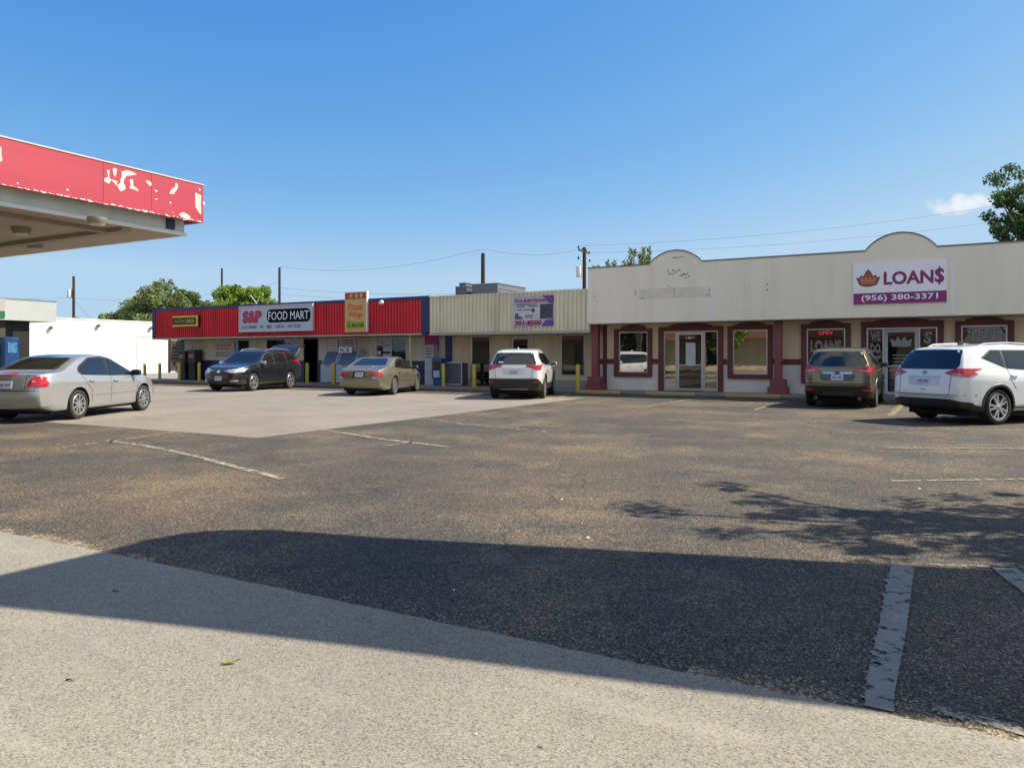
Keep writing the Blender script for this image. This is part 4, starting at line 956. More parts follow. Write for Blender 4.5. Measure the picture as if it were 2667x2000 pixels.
    def patch(s, view, poly, off=.006, B_=None, mi=0, res=.07, thick=.012):
        """a panel following the body surface behind a 2D outline"""
        b = B_ or B(); bm = bmesh.new(); vs = [bm.verts.new((p[0], p[1], 0)) for p in poly]
        try: bm.faces.new(vs)
        except ValueError: return b
        bmesh.ops.triangulate(bm, faces=bm.faces)
        for _ in range(6):
            ed = [e_ for e_ in bm.edges if e_.calc_length() > res*1.5]
            if not ed: break
            bmesh.ops.subdivide_edges(bm, edges=ed, cuts=1); bmesh.ops.triangulate(bm, faces=bm.faces)
        bm.verts.index_update(); P = []
        for v in bm.verts:
            loc, nn_ = s.hit(view, v.co.x, v.co.y); P.append((loc + nn_*off, loc - nn_*(thick-off)))
        n = len(P); fs = []
        for f in bm.faces:
            t = [v.index for v in f.verts]; fs.append(tuple(t)); fs.append(tuple(i+n for i in reversed(t)))
        for e_ in bm.edges:
            if len(e_.link_faces) == 1: i, j = e_.verts[0].index, e_.verts[1].index; fs.append((i, j, j+n, i+n))
        bm.free(); b.add([p[0] for p in P]+[p[1] for p in P], fs, mi); return b
    def put(s, b, name, m, parent=None, label=None):
        if not isinstance(m, (list, tuple)): m = [m]
        me = bpy.data.meshes.new(name); me.from_pydata([tuple(v) for v in b.v], [], b.f)
        for q in m: me.materials.append(q)
        me.polygons.foreach_set('material_index', b.m)
        bm = bmesh.new(); bm.from_mesh(me); bmesh.ops.recalc_face_normals(bm, faces=bm.faces); bm.to_mesh(me); bm.free()
        me.polygons.foreach_set('use_smooth', [True]*len(me.polygons)); me.set_sharp_from_angle(angle=R(35))
        o = bpy.data.objects.new(name, me); COL.objects.link(o); o.parent = parent or s.root
        if label: o['label'] = label
        return o
    def both(s, poly, name, m, off=.006, r=0, **k):
        for v in ('right', 'left'): s.put(s.patch(v, rpoly(poly, r) if r else poly, off, **k), name, m)
    def wheels(s, spokes=10, style='pair', rw=.22, rimr=.70, m=None):
        R0 = s.wr; m = m or M_rimA; y0 = s.W-.012
        w = B(); w.lathe([(.02, -rw+.02), (R0*.62, -rw+.03), (R0*.62, -.09), (.02, -.09)], 24, (0, 0, 0), 'y')
        t = B(); rr = R0*rimr
        t.lathe([(rr, -rw), (R0*.93, -rw), (R0, -rw+.03), (R0, -.035), (R0*.985, -.012), (R0*.93, .0), (R0*.82, .006), (rr+.008, -.004), (rr, -.012), (rr, -rw)], 40, (0, 0, 0), 'y')
        r_ = B(); r_.lathe([(rr, -.012), (rr-.012, -.004), (rr-.03, -.012), (rr-.035, -.10)], 40, (0, 0, 0), 'y')
        r_.lathe([(0, .0), (.035, -.002), (.062, -.012), (.07, -.05)], 20, (0, 0, 0), 'y')
        for k in range(spokes):
            a = 2*math.pi*k/spokes
            if style == 'pair': a += .10*(1 if k % 2 else -1)
            wd0, wd1 = (.024, .018) if spokes > 6 else (.036, .042)
            ca, sa = math.cos(a), math.sin(a)
            def P(r, o_, y): return (r*ca-o_*sa, y, r*sa+o_*ca)
            vs = [P(.05, -wd0, -.012), P(.05, wd0, -.012), P(rr-.015, wd1, -.010), P(rr-.015, -wd1, -.010), P(.05, -wd0, -.06), P(.05, wd0, -.06), P(rr-.015, wd1, -.06), P(rr-.015, -wd1, -.06)]
            r_.add(vs, [(0, 1, 2, 3), (0, 4, 5, 1), (1, 5, 6, 2), (2, 6, 7, 3), (3, 7, 4, 0)])
        first = None
        for sx in (1, -1):
            for sy in (1, -1):
                if first is None:
                    h = s.put(w, 'wheel', M_trim); h1 = s.put(t, 'tyre', M_tyre, h); h2 = s.put(r_, 'rim', m, h); first = h
                else: h = copy_tree(first, s.root)
                h.location = (sx*s.wb/2, sy*y0, R0); h.rotation_euler = (0, .3*sx, 0 if sy > 0 else math.pi)
    def arches(s, m, w=.055, off=.012):
        for v in ('right', 'left'):
            for sx in (1, -1):
                r0 = s.wr+.05; r1 = r0+w; cx = sx*s.wb/2
                b = B(); vs = []; N_ = 32; cz = s.wr+.012
                for i in range(N_+1):
                    a = R(-16+212*i/N_)
                    for rr_, o_ in ((r0-.004, off+.004), (r1-.012, off+.004), (r1, 0.0), (r1, -.03), (r0-.004, -.05)):
                        loc, nn_ = s.hit(v, cx+max(r0, rr_)*math.cos(a), max(.27, cz+max(r0, rr_)*math.sin(a))); sgn = -1 if v == 'right' else 1
                        vs.append((cx+rr_*math.cos(a), loc.y+sgn*o_, cz+rr_*math.sin(a)))
                for i in range(N_):
                    for j in range(5): b.add([], []); b.f.append((i*5+j, i*5+(j+1) % 5, i*5+5+(j+1) % 5, i*5+5+j)); b.m.append(0)
                b.v = vs; s.put(b, 'wheel_arch_trim', m)
    def mirror_pods(s, x, z, m, m2=None, y=None, sc=1):
        for sg_ in (-1, 1):
            b = B(); yy = sg_*((y or s.W*.93)+.11); bm = bmesh.new(); bmesh.ops.create_icosphere(bm, subdivisions=3, radius=1)
            for v in bm.verts:
                c = v.co; c.x = math.copysign(abs(c.x)**.7, c.x); c.y = math.copysign(abs(c.y)**.6, c.y); c.z = math.copysign(abs(c.z)**.6, c.z)
                if c.x < -.55: c.x = -.55
            bm.verts.index_update(); b.add([(x+v.co.x*.09*sc, yy+v.co.y*.12*sc, z+v.co.z*.075*sc) for v in bm.verts], [tuple(q.index for q in f.verts) for f in bm.faces]); bm.free()
            o = s.put(b, 'wing_mirror', m); b2 = B(); b2.box(x-.056*sc-.004, x-.052*sc, yy-.09, yy+.09, z-.05, z+.05); s.put(b2, 'mirror_glass', M_cg, o)
            b3 = B(); b3.box(x-.03, x+.03, yy-sg_*.16, yy-sg_*.08, z-.05, z-.02); s.put(b3, 'mirror_stalk', m2 or M_trim, o)
    def seams(s, lines_, w=.012):
        b = B()
        for v in ('right', 'left'):
            for L_ in lines_:
                for (a, c) in zip(L_, L_[1:]):
                    A, C = Vector(a), Vector(c); t = (C-A).normalized(); n_ = Vector((-t.y, t.x))*w/2
                    s.patch(v, [tuple(A-n_), tuple(C-n_), tuple(C+n_), tuple(A+n_)], .002, b)
        s.put(b, 'panel_gap', M_gap)
    def rear_gap(s, lines_, w=.010, off=.003):
        b = B()
        for L_ in lines_:
            for (a, c) in zip(L_, L_[1:]):
                A, C = Vector(a), Vector(c); t = (C-A).normalized(); n_ = Vector((-t.y, t.x))*w/2
                s.patch('rear', [tuple(A-n_), tuple(C-n_), tuple(C+n_), tuple(A+n_)], off, b)
        s.put(b, 'tailgate_gap', M_gap)
    def handles(s, pts, m):
        for v in ('right', 'left'):
            for x, z in pts: s.put(s.patch(v, rpoly([(x-.10, z-.014), (x+.10, z-.014), (x+.10, z+.018), (x-.10, z+.018)], .012), .035, thick=.05), 'door_handle', m)
    def plate(s, view, zc, w=.31, h=.155, off=.012, y=0, dark=False):
        o = s.put(s.patch(view, [(y-w/2, zc-h/2), (y+w/2, zc-h/2), (y+w/2, zc+h/2), (y-w/2, zc+h/2)], off), 'licence_plate', M_plate)
        b = B(); random.seed(int(zc*100))
        for k in range(6):
            x = y-w*.36+k*w*.125+(w*.06 if k > 2 else 0); s.patch(view, [(x, zc-h*.18), (x+w*.07, zc-h*.18), (x+w*.07, zc+h*.18), (x, zc+h*.18)], off+.002, b)
        s.put(b, 'plate_characters', M_pink, o)
    def lamp(s, name, m, rear=None, side=None, view='rear', off=.014):
        for sg_ in (-1, 1):
            b = B()
            if rear: s.patch(view, [(sg_*a, z) for a, z in rear], off, b, res=.025)
            if side: s.patch('right' if sg_ < 0 else 'left', side, off, b, res=.025)
            s.put(b, name, m)
    def rails(s, x0, x1, y, z, m):
        for sg_ in (-1, 1):
            b = B(); pts = []
            for k in range(13):
                xx = x0+(x1-x0)*k/12; lo_, _, _, _ = s.bvh.ray_cast(Vector((xx, sg_*y, 4)), Vector((0, 0, -1))); pts.append((xx, sg_*y, lo_.z+(-.005 if k in (0, 12) else .035)))
            b.tube(pts, .017, 8); s.put(b, 'roof_rail', m)
    def fin(s, x, z, m):
        b = B(); b.prism([(x-.09, z-.02), (x+.09, z-.02), (x-.05, z+.07), (x-.08, z+.07)], 'y', -.015, .015); s.put(b, 'roof_antenna', m)
def plan_suv(xr, xf): return [(xr, .88), (xr+.12, .94), (xr+.5, .985), (xr+1.2, 1), (xf-1.4, 1), (xf-.7, .97), (xf-.3, .90), (xf-.1, .80), (xf, .70)]
def plan_sed(xr, xf): return [(xr, .80), (xr+.15, .90), (xr+.6, .97), (xr+1.4, 1), (xf-1.4, 1), (xf-.8, .97), (xf-.35, .89), (xf-.12, .78), (xf, .66)]
LR_SUV = [(.2, .16), (.42, .05), (.6, .0), (.95, .04), (1.12, .09), (1.4, .24), (1.6, .36), (1.75, .42)]
LF_SUV = [(.2, .10), (.45, .0), (.75, .02), (1.0, .10), (1.2, .16)]
LR_SED = [(.2, .12), (.45, .01), (.60, .0), (.85, .05), (1.0, .09), (1.4, .1)]
LF_SED = [(.2, .08), (.45, .0), (.65, .03), (.9, .10)]

# --- silver sedan
P_silver = paint('silver_paint', (.43, .44, .445), .55, .30)
wb = 2.70; xf = wb/2+.98; xr = -(wb/2+1.08)
c = Car('parked_car', 'silver sedan at the edge of the photo, seen from behind on the old concrete pad', gnd(197.5, 1091.8), 116.2, wb, 1.79, .98, 1.08,
  [(xf, .70), (xf-.15, .78), (xf-.8, .92), (1.02, .98), (.25, 1.36), (-.05, 1.445), (-.45, 1.465), (-.85, 1.43), (-1.10, 1.37), (-1.78, 1.09), (-1.95, 1.065), (xr+.05, 1.04), (xr, 1.0)],
  [(xf, .64), (xf-.8, .84), (1.0, .90), (0, .93), (-1.2, .97), (-2.0, 1.0), (xr, .96)], plan_sed(xr, xf), LR_SED, LF_SED, .20, .325, (P_silver, M_trim), split=.34)
c.put(c.patch('rear', rpoly([(-.60, 1.115), (.60, 1.115), (.50, 1.375), (-.50, 1.375)], .05)), 'rear_window', M_cg)
c.put(c.patch('front', rpoly([(-.62, 1.02), (.62, 1.02), (.52, 1.36), (-.52, 1.36)], .05)), 'windshield', M_cg)
c.both([(1.02, .935), (.10, 1.36), (-.25, 1.405), (-.75, 1.38), (-1.22, 1.19), (-1.33, 1.08), (-1.22, .985), (.0, .945)], 'window_surround', M_trim, .003, .06)
c.both([(.90, .955), (.12, 1.325), (-.02, 1.345), (-.13, .96)], 'side_window', M_cg, .008, .02)
c.both([(-.20, 1.36), (-.72, 1.35), (-1.13, 1.19), (-1.24, 1.08), (-1.16, 1.01), (-.24, .965)], 'side_window', M_cg, .008, .03)
c.lamp('tail_light', M_lred, rpoly([(.46, .76), (.75, .745), (.75, .97), (.56, .975)], .05), rpoly([(xr+.0, .75), (xr+.16, .77), (xr+.19, .84), (xr+.10, .95), (xr+.0, .965)], .04))
c.lamp('reversing_lamp', M_lpink, [(.56, .855), (.62, .855), (.62, .885), (.56, .885)], off=.020)
c.rear_gap([[(-.80, 1.0), (-.44, .995), (-.42, .69), (.42, .69), (.44, .995), (.80, 1.0)]]); c.plate('rear', .80); b = B(); c.patch('rear', rpoly([(-.40, .69), (.40, .69), (.40, .93), (-.40, .93)], .04), .003, b); c.put(b, 'plate_recess', mat('silver_shadow_panel', (.30, .32, .32), .35, .04, 3, metallic=.5))  # flat plate panel; recess shade is put into its darker silver
b = B(); c.patch('rear', [(-.70, .665), (.70, .665), (.70, .678), (-.70, .678)], .004, b); c.put(b, 'bumper_gap', M_gap)
b = B(); c.patch('rear', rpoly([(-.18, 1.0), (.18, 1.0), (.18, 1.03), (-.18, 1.03)], .01), .02, b); c.put(b, 'brake_light', M_lred)
c.both([(1.05, .52), (-.95, .52), (-.95, .55), (1.05, .55)], 'side_moulding', P_silver, .012)
c.seams([[(.98, .93), (1.02, .60), (.92, .30)], [(-.13, .95), (-.10, .45), (-.16, .28)], [(-1.22, .98), (-1.10, .80), (-.88, .62), (-.86, .35)]])
c.handles([(.05, .82), (-.92, .84)], P_silver); c.mirror_pods(.86, 1.0, M_trim); c.wheels(9, 'single', rimr=.73); c.seams([[(xf-.35, .62), (xf-.40, .45), (xf-.3, .3)]])
b = B(); b.tube([(-1.9, -.62, 1.10), (-1.2, -.60, 1.37)], .006, 4); c.put(b, 'rubber_seal', M_trim)

# --- dark SUV with open liftgate
P_dark = paint('charcoal_paint', (.013, .014, .020), .2, .25)
wb = 2.79; xf = wb/2+.93; xr = -(wb/2+1.03)
c = Car('parked_suv', 'dark charcoal SUV facing the lot with its rear liftgate raised', gnd(657.5, 1018.5), 284.2, wb, 1.91, .93, 1.03,
  [(xf, .86), (xf-.12, .96), (xf-.9, 1.10), (1.05, 1.14), (.35, 1.60), (.05, 1.69), (-.6, 1.735), (-1.5, 1.71), (xr+.25, 1.66), (xr, 1.60)],
  [(xf, .82), (xf-.8, 1.03), (.95, 1.07), (-1.2, 1.10), (xr, 1.12)], plan_suv(xr, xf), LR_SUV, LF_SUV, .25, .365, (P_dark, M_trim), tumble=.32, split=.42, cat='suv', clad=False, ref='F')
c.put(c.patch('front', rpoly([(-.74, 1.16), (.74, 1.16), (.60, 1.62), (-.60, 1.62)], .05)), 'windshield', M_cg)
c.both([(1.02, 1.10), (.42, 1.50), (.20, 1.58), (-1.9, 1.58), (-2.05, 1.16), (-1.0, 1.125)], 'window_surround', M_trim, .003, .04)
for p_ in ([(.90, 1.13), (.40, 1.47), (.18, 1.55), (-.10, 1.56), (-.14, 1.14)], [(-.22, 1.14), (-.18, 1.56), (-1.05, 1.56), (-1.12, 1.15)], [(-1.20, 1.155), (-1.13, 1.56), (-1.84, 1.55), (-1.95, 1.18)]): c.both(p_, 'side_window', M_cg, .008, .03)
c.lamp('headlight', M_lclear, [(.44, .76), (.50, .74), (.86, .78), (.88, .94), (.46, .88)], [(xf+.1, .76), (xf-.34, .84), (xf-.42, .95), (xf+.1, .93)], 'front')
c.lamp('fog_lamp', M_lclear, [(.52, .40), (.74, .42), (.74, .46), (.52, .44)], None, 'front')
b = B(); c.patch('front', rpoly([(-.42, .68), (.42, .68), (.40, .90), (-.40, .90)], .05), .004, b); g_ = c.put(b, 'grille', M_trim)
b = B()
for z in (.72, .78, .84): c.patch('front', [(-.40, z), (.40, z), (.40, z+.02), (-.40, z+.02)], .014, b)
c.put(b, 'grille_bar', mat('grille_grey', (.10, .10, .11), .4), g_)
b = B(); c.patch('front', [(math.cos(a)*.075, .80+math.sin(a)*.05) for a in np.linspace(0, 5.8, 14)], .022, b); c.put(b, 'badge', M_chrome, g_)
b = B(); c.patch('front', rpoly([(-.60, .34), (.60, .34), (.52, .50), (-.52, .50)], .04), .004, b); c.put(b, 'lower_intake', M_trim)
c.plate('front', .53, off=.02); c.lamp('tail_light', M_lred, [(.72, .95), (.88, .95), (.86, 1.25), (.76, 1.25)], [(xr-.1, .95), (xr+.14, 1.0), (xr+.24, 1.22), (xr+.1, 1.25)])
c.seams([[(1.0, 1.08), (1.04, .7), (.95, .35)], [(-.16, 1.12), (-.13, .5), (-.2, .33)], [(-1.16, 1.13), (-1.08, .86), (-.88, .6), (-.86, .36)]])
c.handles([(.06, .98), (-.92, 1.0)], P_dark); c.mirror_pods(.78, 1.15, M_chrome, y=c.W*.93, sc=1.15); c.wheels(5, 'single', rimr=.70); c.rails(.1, -1.85, .60, 1.745, M_steel)
lg = B(); N_ = 8; vs = []
for i in range(N_+1):
    u = i/N_; x = xr+.42-u*.98; z = 1.70+.30*math.sin(u*1.75)-.02*u; hw = .66+.06*u
    for y_, dz_ in ((-hw, -.05), (-hw*.6, 0), (0, .015), (hw*.6, 0), (hw, -.05)): vs.append((x, y_, z+dz_))
    for y_, dz_ in ((-hw, -.05), (-hw*.6, 0), (0, .015), (hw*.6, 0), (hw, -.05)): vs.append((x, y_, z+dz_-.05))
fs = []
for i in range(N_):
    for j in range(4): fs += [(i*10+j, i*10+j+1, i*10+11+j, i*10+10+j), (i*10+5+j, i*10+15+j, i*10+16+j, i*10+6+j)]
    fs += [(i*10, i*10+10, i*10+15, i*10+5), (i*10+4, i*10+9, i*10+19, i*10+14)]
fs += [(N_*10+j, N_*10+j+1, N_*10+6+j, N_*10+5+j) for j in range(4)] + [(j, 5+j, 6+j, j+1) for j in range(4)]
lg.add(vs, fs); lo = c.put(lg, 'raised_liftgate', P_dark)
b = B(); x_e = xr+.42-.98
for sg_ in (-1, 1): b.tube([(x_e+.35, sg_*.66, 1.78), (xr+.35, sg_*.76, 1.42)], .014, 6)
c.put(b, 'gas_strut', M_steel, lo); b = B(); b.box(x_e-.02, x_e+.05, -.72, -.55, 1.87, 1.93); b.box(x_e-.02, x_e+.05, .55, .72, 1.87, 1.93); c.put(b, 'gate_lamp', M_lclear, lo)

# --- champagne sedan
P_champ = paint('champagne_paint', (.215, .195, .145), .45, .30)
wb = 2.755; xf = wb/2+1.08; xr = -(wb/2+1.20)
c = Car('parked_car', 'tan champagne sedan with oval tail lamps parked by the ice chests', gnd(1023.7, 1028.0), 108.7, wb, 1.86, 1.08, 1.20,
  [(xf, .66), (xf-.2, .76), (xf-1.0, .90), (1.05, .96), (.30, 1.32), (0, 1.40), (-.4, 1.42), (-.8, 1.39), (-1.05, 1.33), (-1.75, 1.06), (-1.95, 1.035), (xr+.2, .98), (xr, .90)],
  [(xf, .60), (xf-.9, .80), (1.0, .88), (0, .92), (-1.2, .95), (-2.0, .96), (xr, .86)], plan_sed(xr, xf), LR_SED, LF_SED, .19, .325, (P_champ, M_trim), split=.34)
c.put(c.patch('rear', rpoly([(-.66, 1.085), (.66, 1.085), (.50, 1.345), (-.50, 1.345)], .05)), 'rear_window', M_cg)
c.put(c.patch('front', rpoly([(-.62, 1.0), (.62, 1.0), (.52, 1.32), (-.52, 1.32)], .05)), 'windshield', M_cg)
c.both([(1.0, .92), (.15, 1.32), (-.25, 1.36), (-.7, 1.34), (-1.12, 1.17), (-1.30, 1.0), (.0, .935)], 'window_surround', M_trim, .003, .06)
c.both([(.90, .94), (.15, 1.29), (-.08, 1.31), (-.15, .95)], 'side_window', M_cg, .008, .02)
c.both([(-.22, .955), (-.17, 1.315), (-.68, 1.31), (-1.06, 1.16), (-1.20, 1.01)], 'side_window', M_cg, .008, .03)
c.lamp('tail_light', M_lred, rpoly([(.40, .74), (.47, .69), (.76, .69), (.76, .83), (.47, .84)], .04), rpoly([(xr+.0, .69), (xr+.14, .70), (xr+.18, .78), (xr+.10, .83), (xr+.0, .84)], .03))
c.lamp('reversing_lamp', M_lpink, [(.50, .74), (.56, .74), (.56, .80), (.50, .80)], off=.014)
c.rear_gap([[(-.38, .97), (-.36, .68), (.36, .68), (.38, .97)]]); c.plate('rear', .76); b = B(); c.patch('rear', rpoly([(-.22, .66), (.24, .66), (.24, .87), (-.22, .87)], .03), .004, b); c.put(b, 'plate_recess', M_trim)
b = B(); c.patch('rear', [(-.80, .645), (.80, .645), (.80, .665), (-.80, .665)], .012, b); c.put(b, 'bumper_strip', M_chrome)
c.both([(1.1, .50), (-.95, .50), (-.95, .53), (1.1, .53)], 'side_moulding', P_champ, .012)
c.seams([[(1.0, .92), (1.04, .60), (.95, .30)], [(-.15, .94), (-.12, .45), (-.18, .28)], [(-1.15, .96), (-1.05, .80), (-.9, .62), (-.88, .35)]])
c.handles([(.05, .80), (-.92, .82)], P_champ); c.mirror_pods(.88, .98, P_champ); c.wheels(7, 'single', rimr=.74)

# --- white compact SUV with black lower bumper
P_white = paint('white_paint', (.74, .75, .74), .0, .25)
wb = 2.69; xf = wb/2+.93; xr = -(wb/2+.96)
c = Car('parked_suv', 'white compact SUV with a tall black rear bumper before the tan shop', gnd(1413.3, 1037.3), 109.0, wb, 1.86, .93, .96,
  [(xf, .86), (xf-.12, .96), (xf-.8, 1.06), (1.0, 1.10), (.25, 1.57), (-.1, 1.66), (-.7, 1.685), (-1.4, 1.65), (xr+.30, 1.60), (xr, 1.55)],
  [(xf, .84), (xf-.8, 1.0), (.9, 1.04), (-1.2, 1.10), (xr, 1.14)], plan_suv(xr, xf), LR_SUV, LF_SUV, .24, .36, (P_white, M_trim), tumble=.40, split=.50, cat='suv', clad=True)
c.put(c.patch('rear', rpoly([(-.74, 1.16), (-.68, 1.14), (.68, 1.14), (.74, 1.16), (.60, 1.53), (-.60, 1.53)], .04)), 'rear_window', M_cg)
b = B(); c.patch('rear', rpoly([(-.86, .30), (.86, .30), (.87, .56), (.80, .68), (-.80, .68), (-.87, .56)], .05), .022, b, res=.035); c.patch('right', [(xr+.02, .3), (xr+.34, .3), (xr+.34, .50), (xr+.02, .60)], .022, b, res=.035); c.patch('left', [(xr+.02, .3), (xr+.34, .3), (xr+.34, .50), (xr+.02, .60)], .022, b, res=.035)
c.put(b, 'rear_bumper', M_trim)
b = B(); c.patch('rear', [(-.5, .33), (.5, .33), (.5, .36), (-.5, .36)], .032, b); c.put(b, 'skid_strip', M_steel)
c.put(c.patch('front', rpoly([(-.70, 1.12), (.70, 1.12), (.56, 1.58), (-.56, 1.58)], .05)), 'windshield', M_cg)
c.both([(.96, 1.08), (.38, 1.46), (.18, 1.53), (-1.45, 1.53), (-1.85, 1.40), (-1.70, 1.20), (-1.0, 1.12)], 'window_surround', M_trim, .003, .04)
for p_ in ([(.86, 1.10), (.36, 1.44), (.16, 1.50), (-.10, 1.51), (-.14, 1.12)], [(-.20, 1.12), (-.16, 1.51), (-1.0, 1.51), (-1.05, 1.15)], [(-1.12, 1.17), (-1.07, 1.51), (-1.45, 1.50), (-1.62, 1.22)]): c.both(p_, 'side_window', M_cg, .008, .03)
c.lamp('tail_light', M_lred, [(.40, 1.06), (.55, 1.04), (.68, .98), (.87, .96), (.87, 1.13), (.42, 1.13)], [(xr+.03, .96), (xr+.28, 1.02), (xr+.38, 1.10), (xr+.03, 1.13)])
b = B(); c.patch('rear', rpoly([(-.42, 1.02), (.42, 1.02), (.34, 1.10), (-.34, 1.10)], .02), .014, b); c.put(b, 'tailgate_spoiler_trim', P_white)
b = B(); c.patch('rear', rpoly([(-.34, .80), (.34, .80), (.40, .99), (-.40, .99)], .04), .004, b); c.put(b, 'plate_recess', mat('white_recess_panel', (.55, .58, .62), .4))
b = B(); c.patch('rear', [(math.cos(a)*.06, 1.055+math.sin(a)*.04) for a in np.linspace(0, 5.8, 12)], .02, b); c.put(b, 'badge', M_chrome)
c.rear_gap([[(-.62, .97), (-.60, .69)], [(.62, .97), (.60, .69)]]); c.plate('rear', .89); b = B(); c.patch('rear', [(.36, 1.20), (.52, 1.20), (.52, 1.235), (.36, 1.235)], .012, b); c.put(b, 'window_sticker', M_offwhite)
c.lamp('rear_reflector', M_lred, [(.66, .56), (.82, .56), (.82, .59), (.66, .59)], off=.032)
c.arches(M_trim, .07); c.seams([[(.95, 1.05), (1.0, .7), (.92, .5)], [(-.16, 1.11), (-.13, .5)], [(-1.1, 1.13), (-1.0, .86), (-.84, .6)]]); c.handles([(.05, .96), (-.90, .98)], P_white)
c.mirror_pods(.72, 1.14, P_white); c.wheels(5, 'single', rimr=.72); c.fin(-1.35, 1.66, P_white)

# --- olive SUV
P_olive = paint('olive_paint', (.140, .135, .075), .55, .28)
wb = 2.69; xf = wb/2+.90; xr = -(wb/2+.94)
c = Car('parked_suv', 'olive green SUV parked nose-in before the loans entrance', gnd(2275, 1061), 88.7, wb, 1.84, .90, .94,
  [(xf, .86), (xf-.12, .96), (xf-.75, 1.08), (1.0, 1.12), (.25, 1.56), (-.1, 1.65), (-.7, 1.685), (-1.4, 1.65), (xr+.28, 1.60), (xr, 1.55)],
  [(xf, .84), (xf-.8, 1.0), (.9, 1.05), (-1.2, 1.10), (xr, 1.12)], plan_suv(xr, xf), LR_SUV, LF_SUV, .24, .355, (P_olive, M_trim), tumble=.40, split=.42, cat='suv', clad=True)
c.put(c.patch('rear', rpoly([(-.74, 1.20), (-.60, 1.13), (.60, 1.13), (.74, 1.20), (.60, 1.53), (-.60, 1.53)], .05)), 'rear_window', M_cg)
b = B(); c.patch('rear', rpoly([(-.86, .29), (.86, .29), (.86, .50), (.74, .60), (-.74, .60), (-.86, .50)], .04), .022, b, res=.035); c.put(b, 'rear_bumper', M_trim)
b = B(); c.patch('rear', rpoly([(-.42, .36), (.42, .36), (.38, .44), (-.38, .44)], .02), .032, b); c.put(b, 'skid_plate', mat('skid_grey', (.05, .05, .055), .5))
c.both([(.96, 1.09), (.40, 1.45), (.18, 1.53), (-1.45, 1.53), (-1.82, 1.36), (-1.75, 1.22), (-1.0, 1.12)], 'window_surround', M_trim, .003, .04)
for p_ in ([(.86, 1.11), (.38, 1.43), (.16, 1.50), (-.10, 1.51), (-.14, 1.13)], [(-.20, 1.13), (-.16, 1.51), (-1.0, 1.51), (-1.05, 1.15)], [(-1.12, 1.17), (-1.07, 1.51), (-1.45, 1.50), (-1.66, 1.26)]): c.both(p_, 'side_window', M_cg, .008, .03)
c.put(c.patch('front', rpoly([(-.70, 1.14), (.70, 1.14), (.56, 1.58), (-.56, 1.58)], .05)), 'windshield', M_cg)
c.lamp('tail_light', M_lred, rpoly([(.38, 1.03), (.60, .965), (.86, .95), (.86, 1.13), (.60, 1.11)], .03), [(xr+.03, .95), (xr+.22, .99), (xr+.34, 1.11), (xr+.03, 1.13)])
c.lamp('reversing_lamp', M_lpink, [(.56, 1.0), (.78, .985), (.78, 1.02), (.60, 1.04)], off=.020)
b = B(); c.patch('rear', [(-.37, .925), (.37, .925), (.37, .975), (-.37, .975)], .02, b); c.put(b, 'chrome_strip', mat('bluish_chrome', (.35, .45, .70), .2, .04, 5, metallic=.9))
b = B(); c.patch('rear', [(math.cos(a)*.07, .955+math.sin(a)*.035) for a in np.linspace(0, 5.8, 12)], .03, b); c.put(b, 'badge', mat('badge_navy', (.03, .06, .16), .3))
c.rear_gap([[(-.66, .95), (-.66, .66), (.66, .66), (.66, .95)]]); c.plate('rear', .835); b = B(); c.patch('rear', rpoly([(-.40, .74), (.40, .74), (.46, .92), (-.46, .92)], .04), .003, b); c.put(b, 'plate_recess', mat('olive_recess', (.07, .09, .08), .4))
b = B(); c.patch('rear', [(-.86, .655), (.86, .655), (.86, .668), (-.86, .668)], .004, b); c.put(b, 'bumper_gap', M_gap)
c.lamp('rear_reflector', M_lred, [(.60, .50), (.84, .46), (.84, .53), (.64, .54)], off=.034)
for y_ in (-.55, .55):
    b = B(); b.lathe([(.035, -.12), (.04, -.12), (.04, 0), (.032, 0), (.032, -.1)], 14, (0, 0, 0), 'y'); b.v = [(xr-.06+v[1]*-1-.02, y_+v[0], .27+v[2]) for v in b.v]; c.put(b, 'exhaust_tip', M_chrome)
c.arches(M_trim, .05); c.seams([[(.95, 1.06), (1.0, .7), (.92, .42)], [(-.16, 1.11), (-.13, .5)], [(-1.1, 1.13), (-1.0, .86), (-.84, .6)]]); c.handles([(.05, .96), (-.90, .98)], P_olive)
c.mirror_pods(.72, 1.16, P_olive); c.wheels(5, 'single', rimr=.72); c.fin(-1.30, 1.66, M_trim)

# --- white SUV at the edge of the picture
P_white2 = paint('pearl_white_paint', (.70, .74, .74), .0, .22)
wb = 2.705; xf = wb/2+.95; xr = -(wb/2+.97)
c = Car('parked_suv', 'big white SUV at the edge of the photo, sunlit flank and shaded tailgate', gnd(2592, 1106), 48.7, wb, 1.84, .95, .97,
  [(xf, .88), (xf-.12, .98), (xf-.8, 1.08), (1.0, 1.12), (.20, 1.58), (-.15, 1.66), (-.7, 1.685), (-1.3, 1.655), (xr+.28, 1.60), (xr, 1.56)],
  [(xf, .86), (xf-.8, 1.02), (.9, 1.06), (-.8, 1.09), (-1.3, 1.13), (xr, 1.17)], plan_suv(xr, xf), LR_SUV, LF_SUV, .25, .362, (P_white2, M_trim), tumble=.38, split=.36, cat='suv', clad=True)
c.put(c.patch('rear', rpoly([(-.72, 1.20), (-.66, 1.135), (.66, 1.135), (.72, 1.20), (.62, 1.54), (-.62, 1.54)], .04)), 'rear_window', M_cg)
b = B(); c.patch('rear', rpoly([(-.86, .30), (.86, .30), (.86, .47), (.60, .53), (-.60, .53), (-.86, .47)], .04), .022, b, res=.035)
for v_ in ('right', 'left'): c.patch(v_, [(xr+.02, .30), (xr+.58, .30), (xr+.58, .37), (xr+.2, .43), (xr+.02, .475)], .022, b, res=.035)
c.put(b, 'rear_bumper', M_trim)
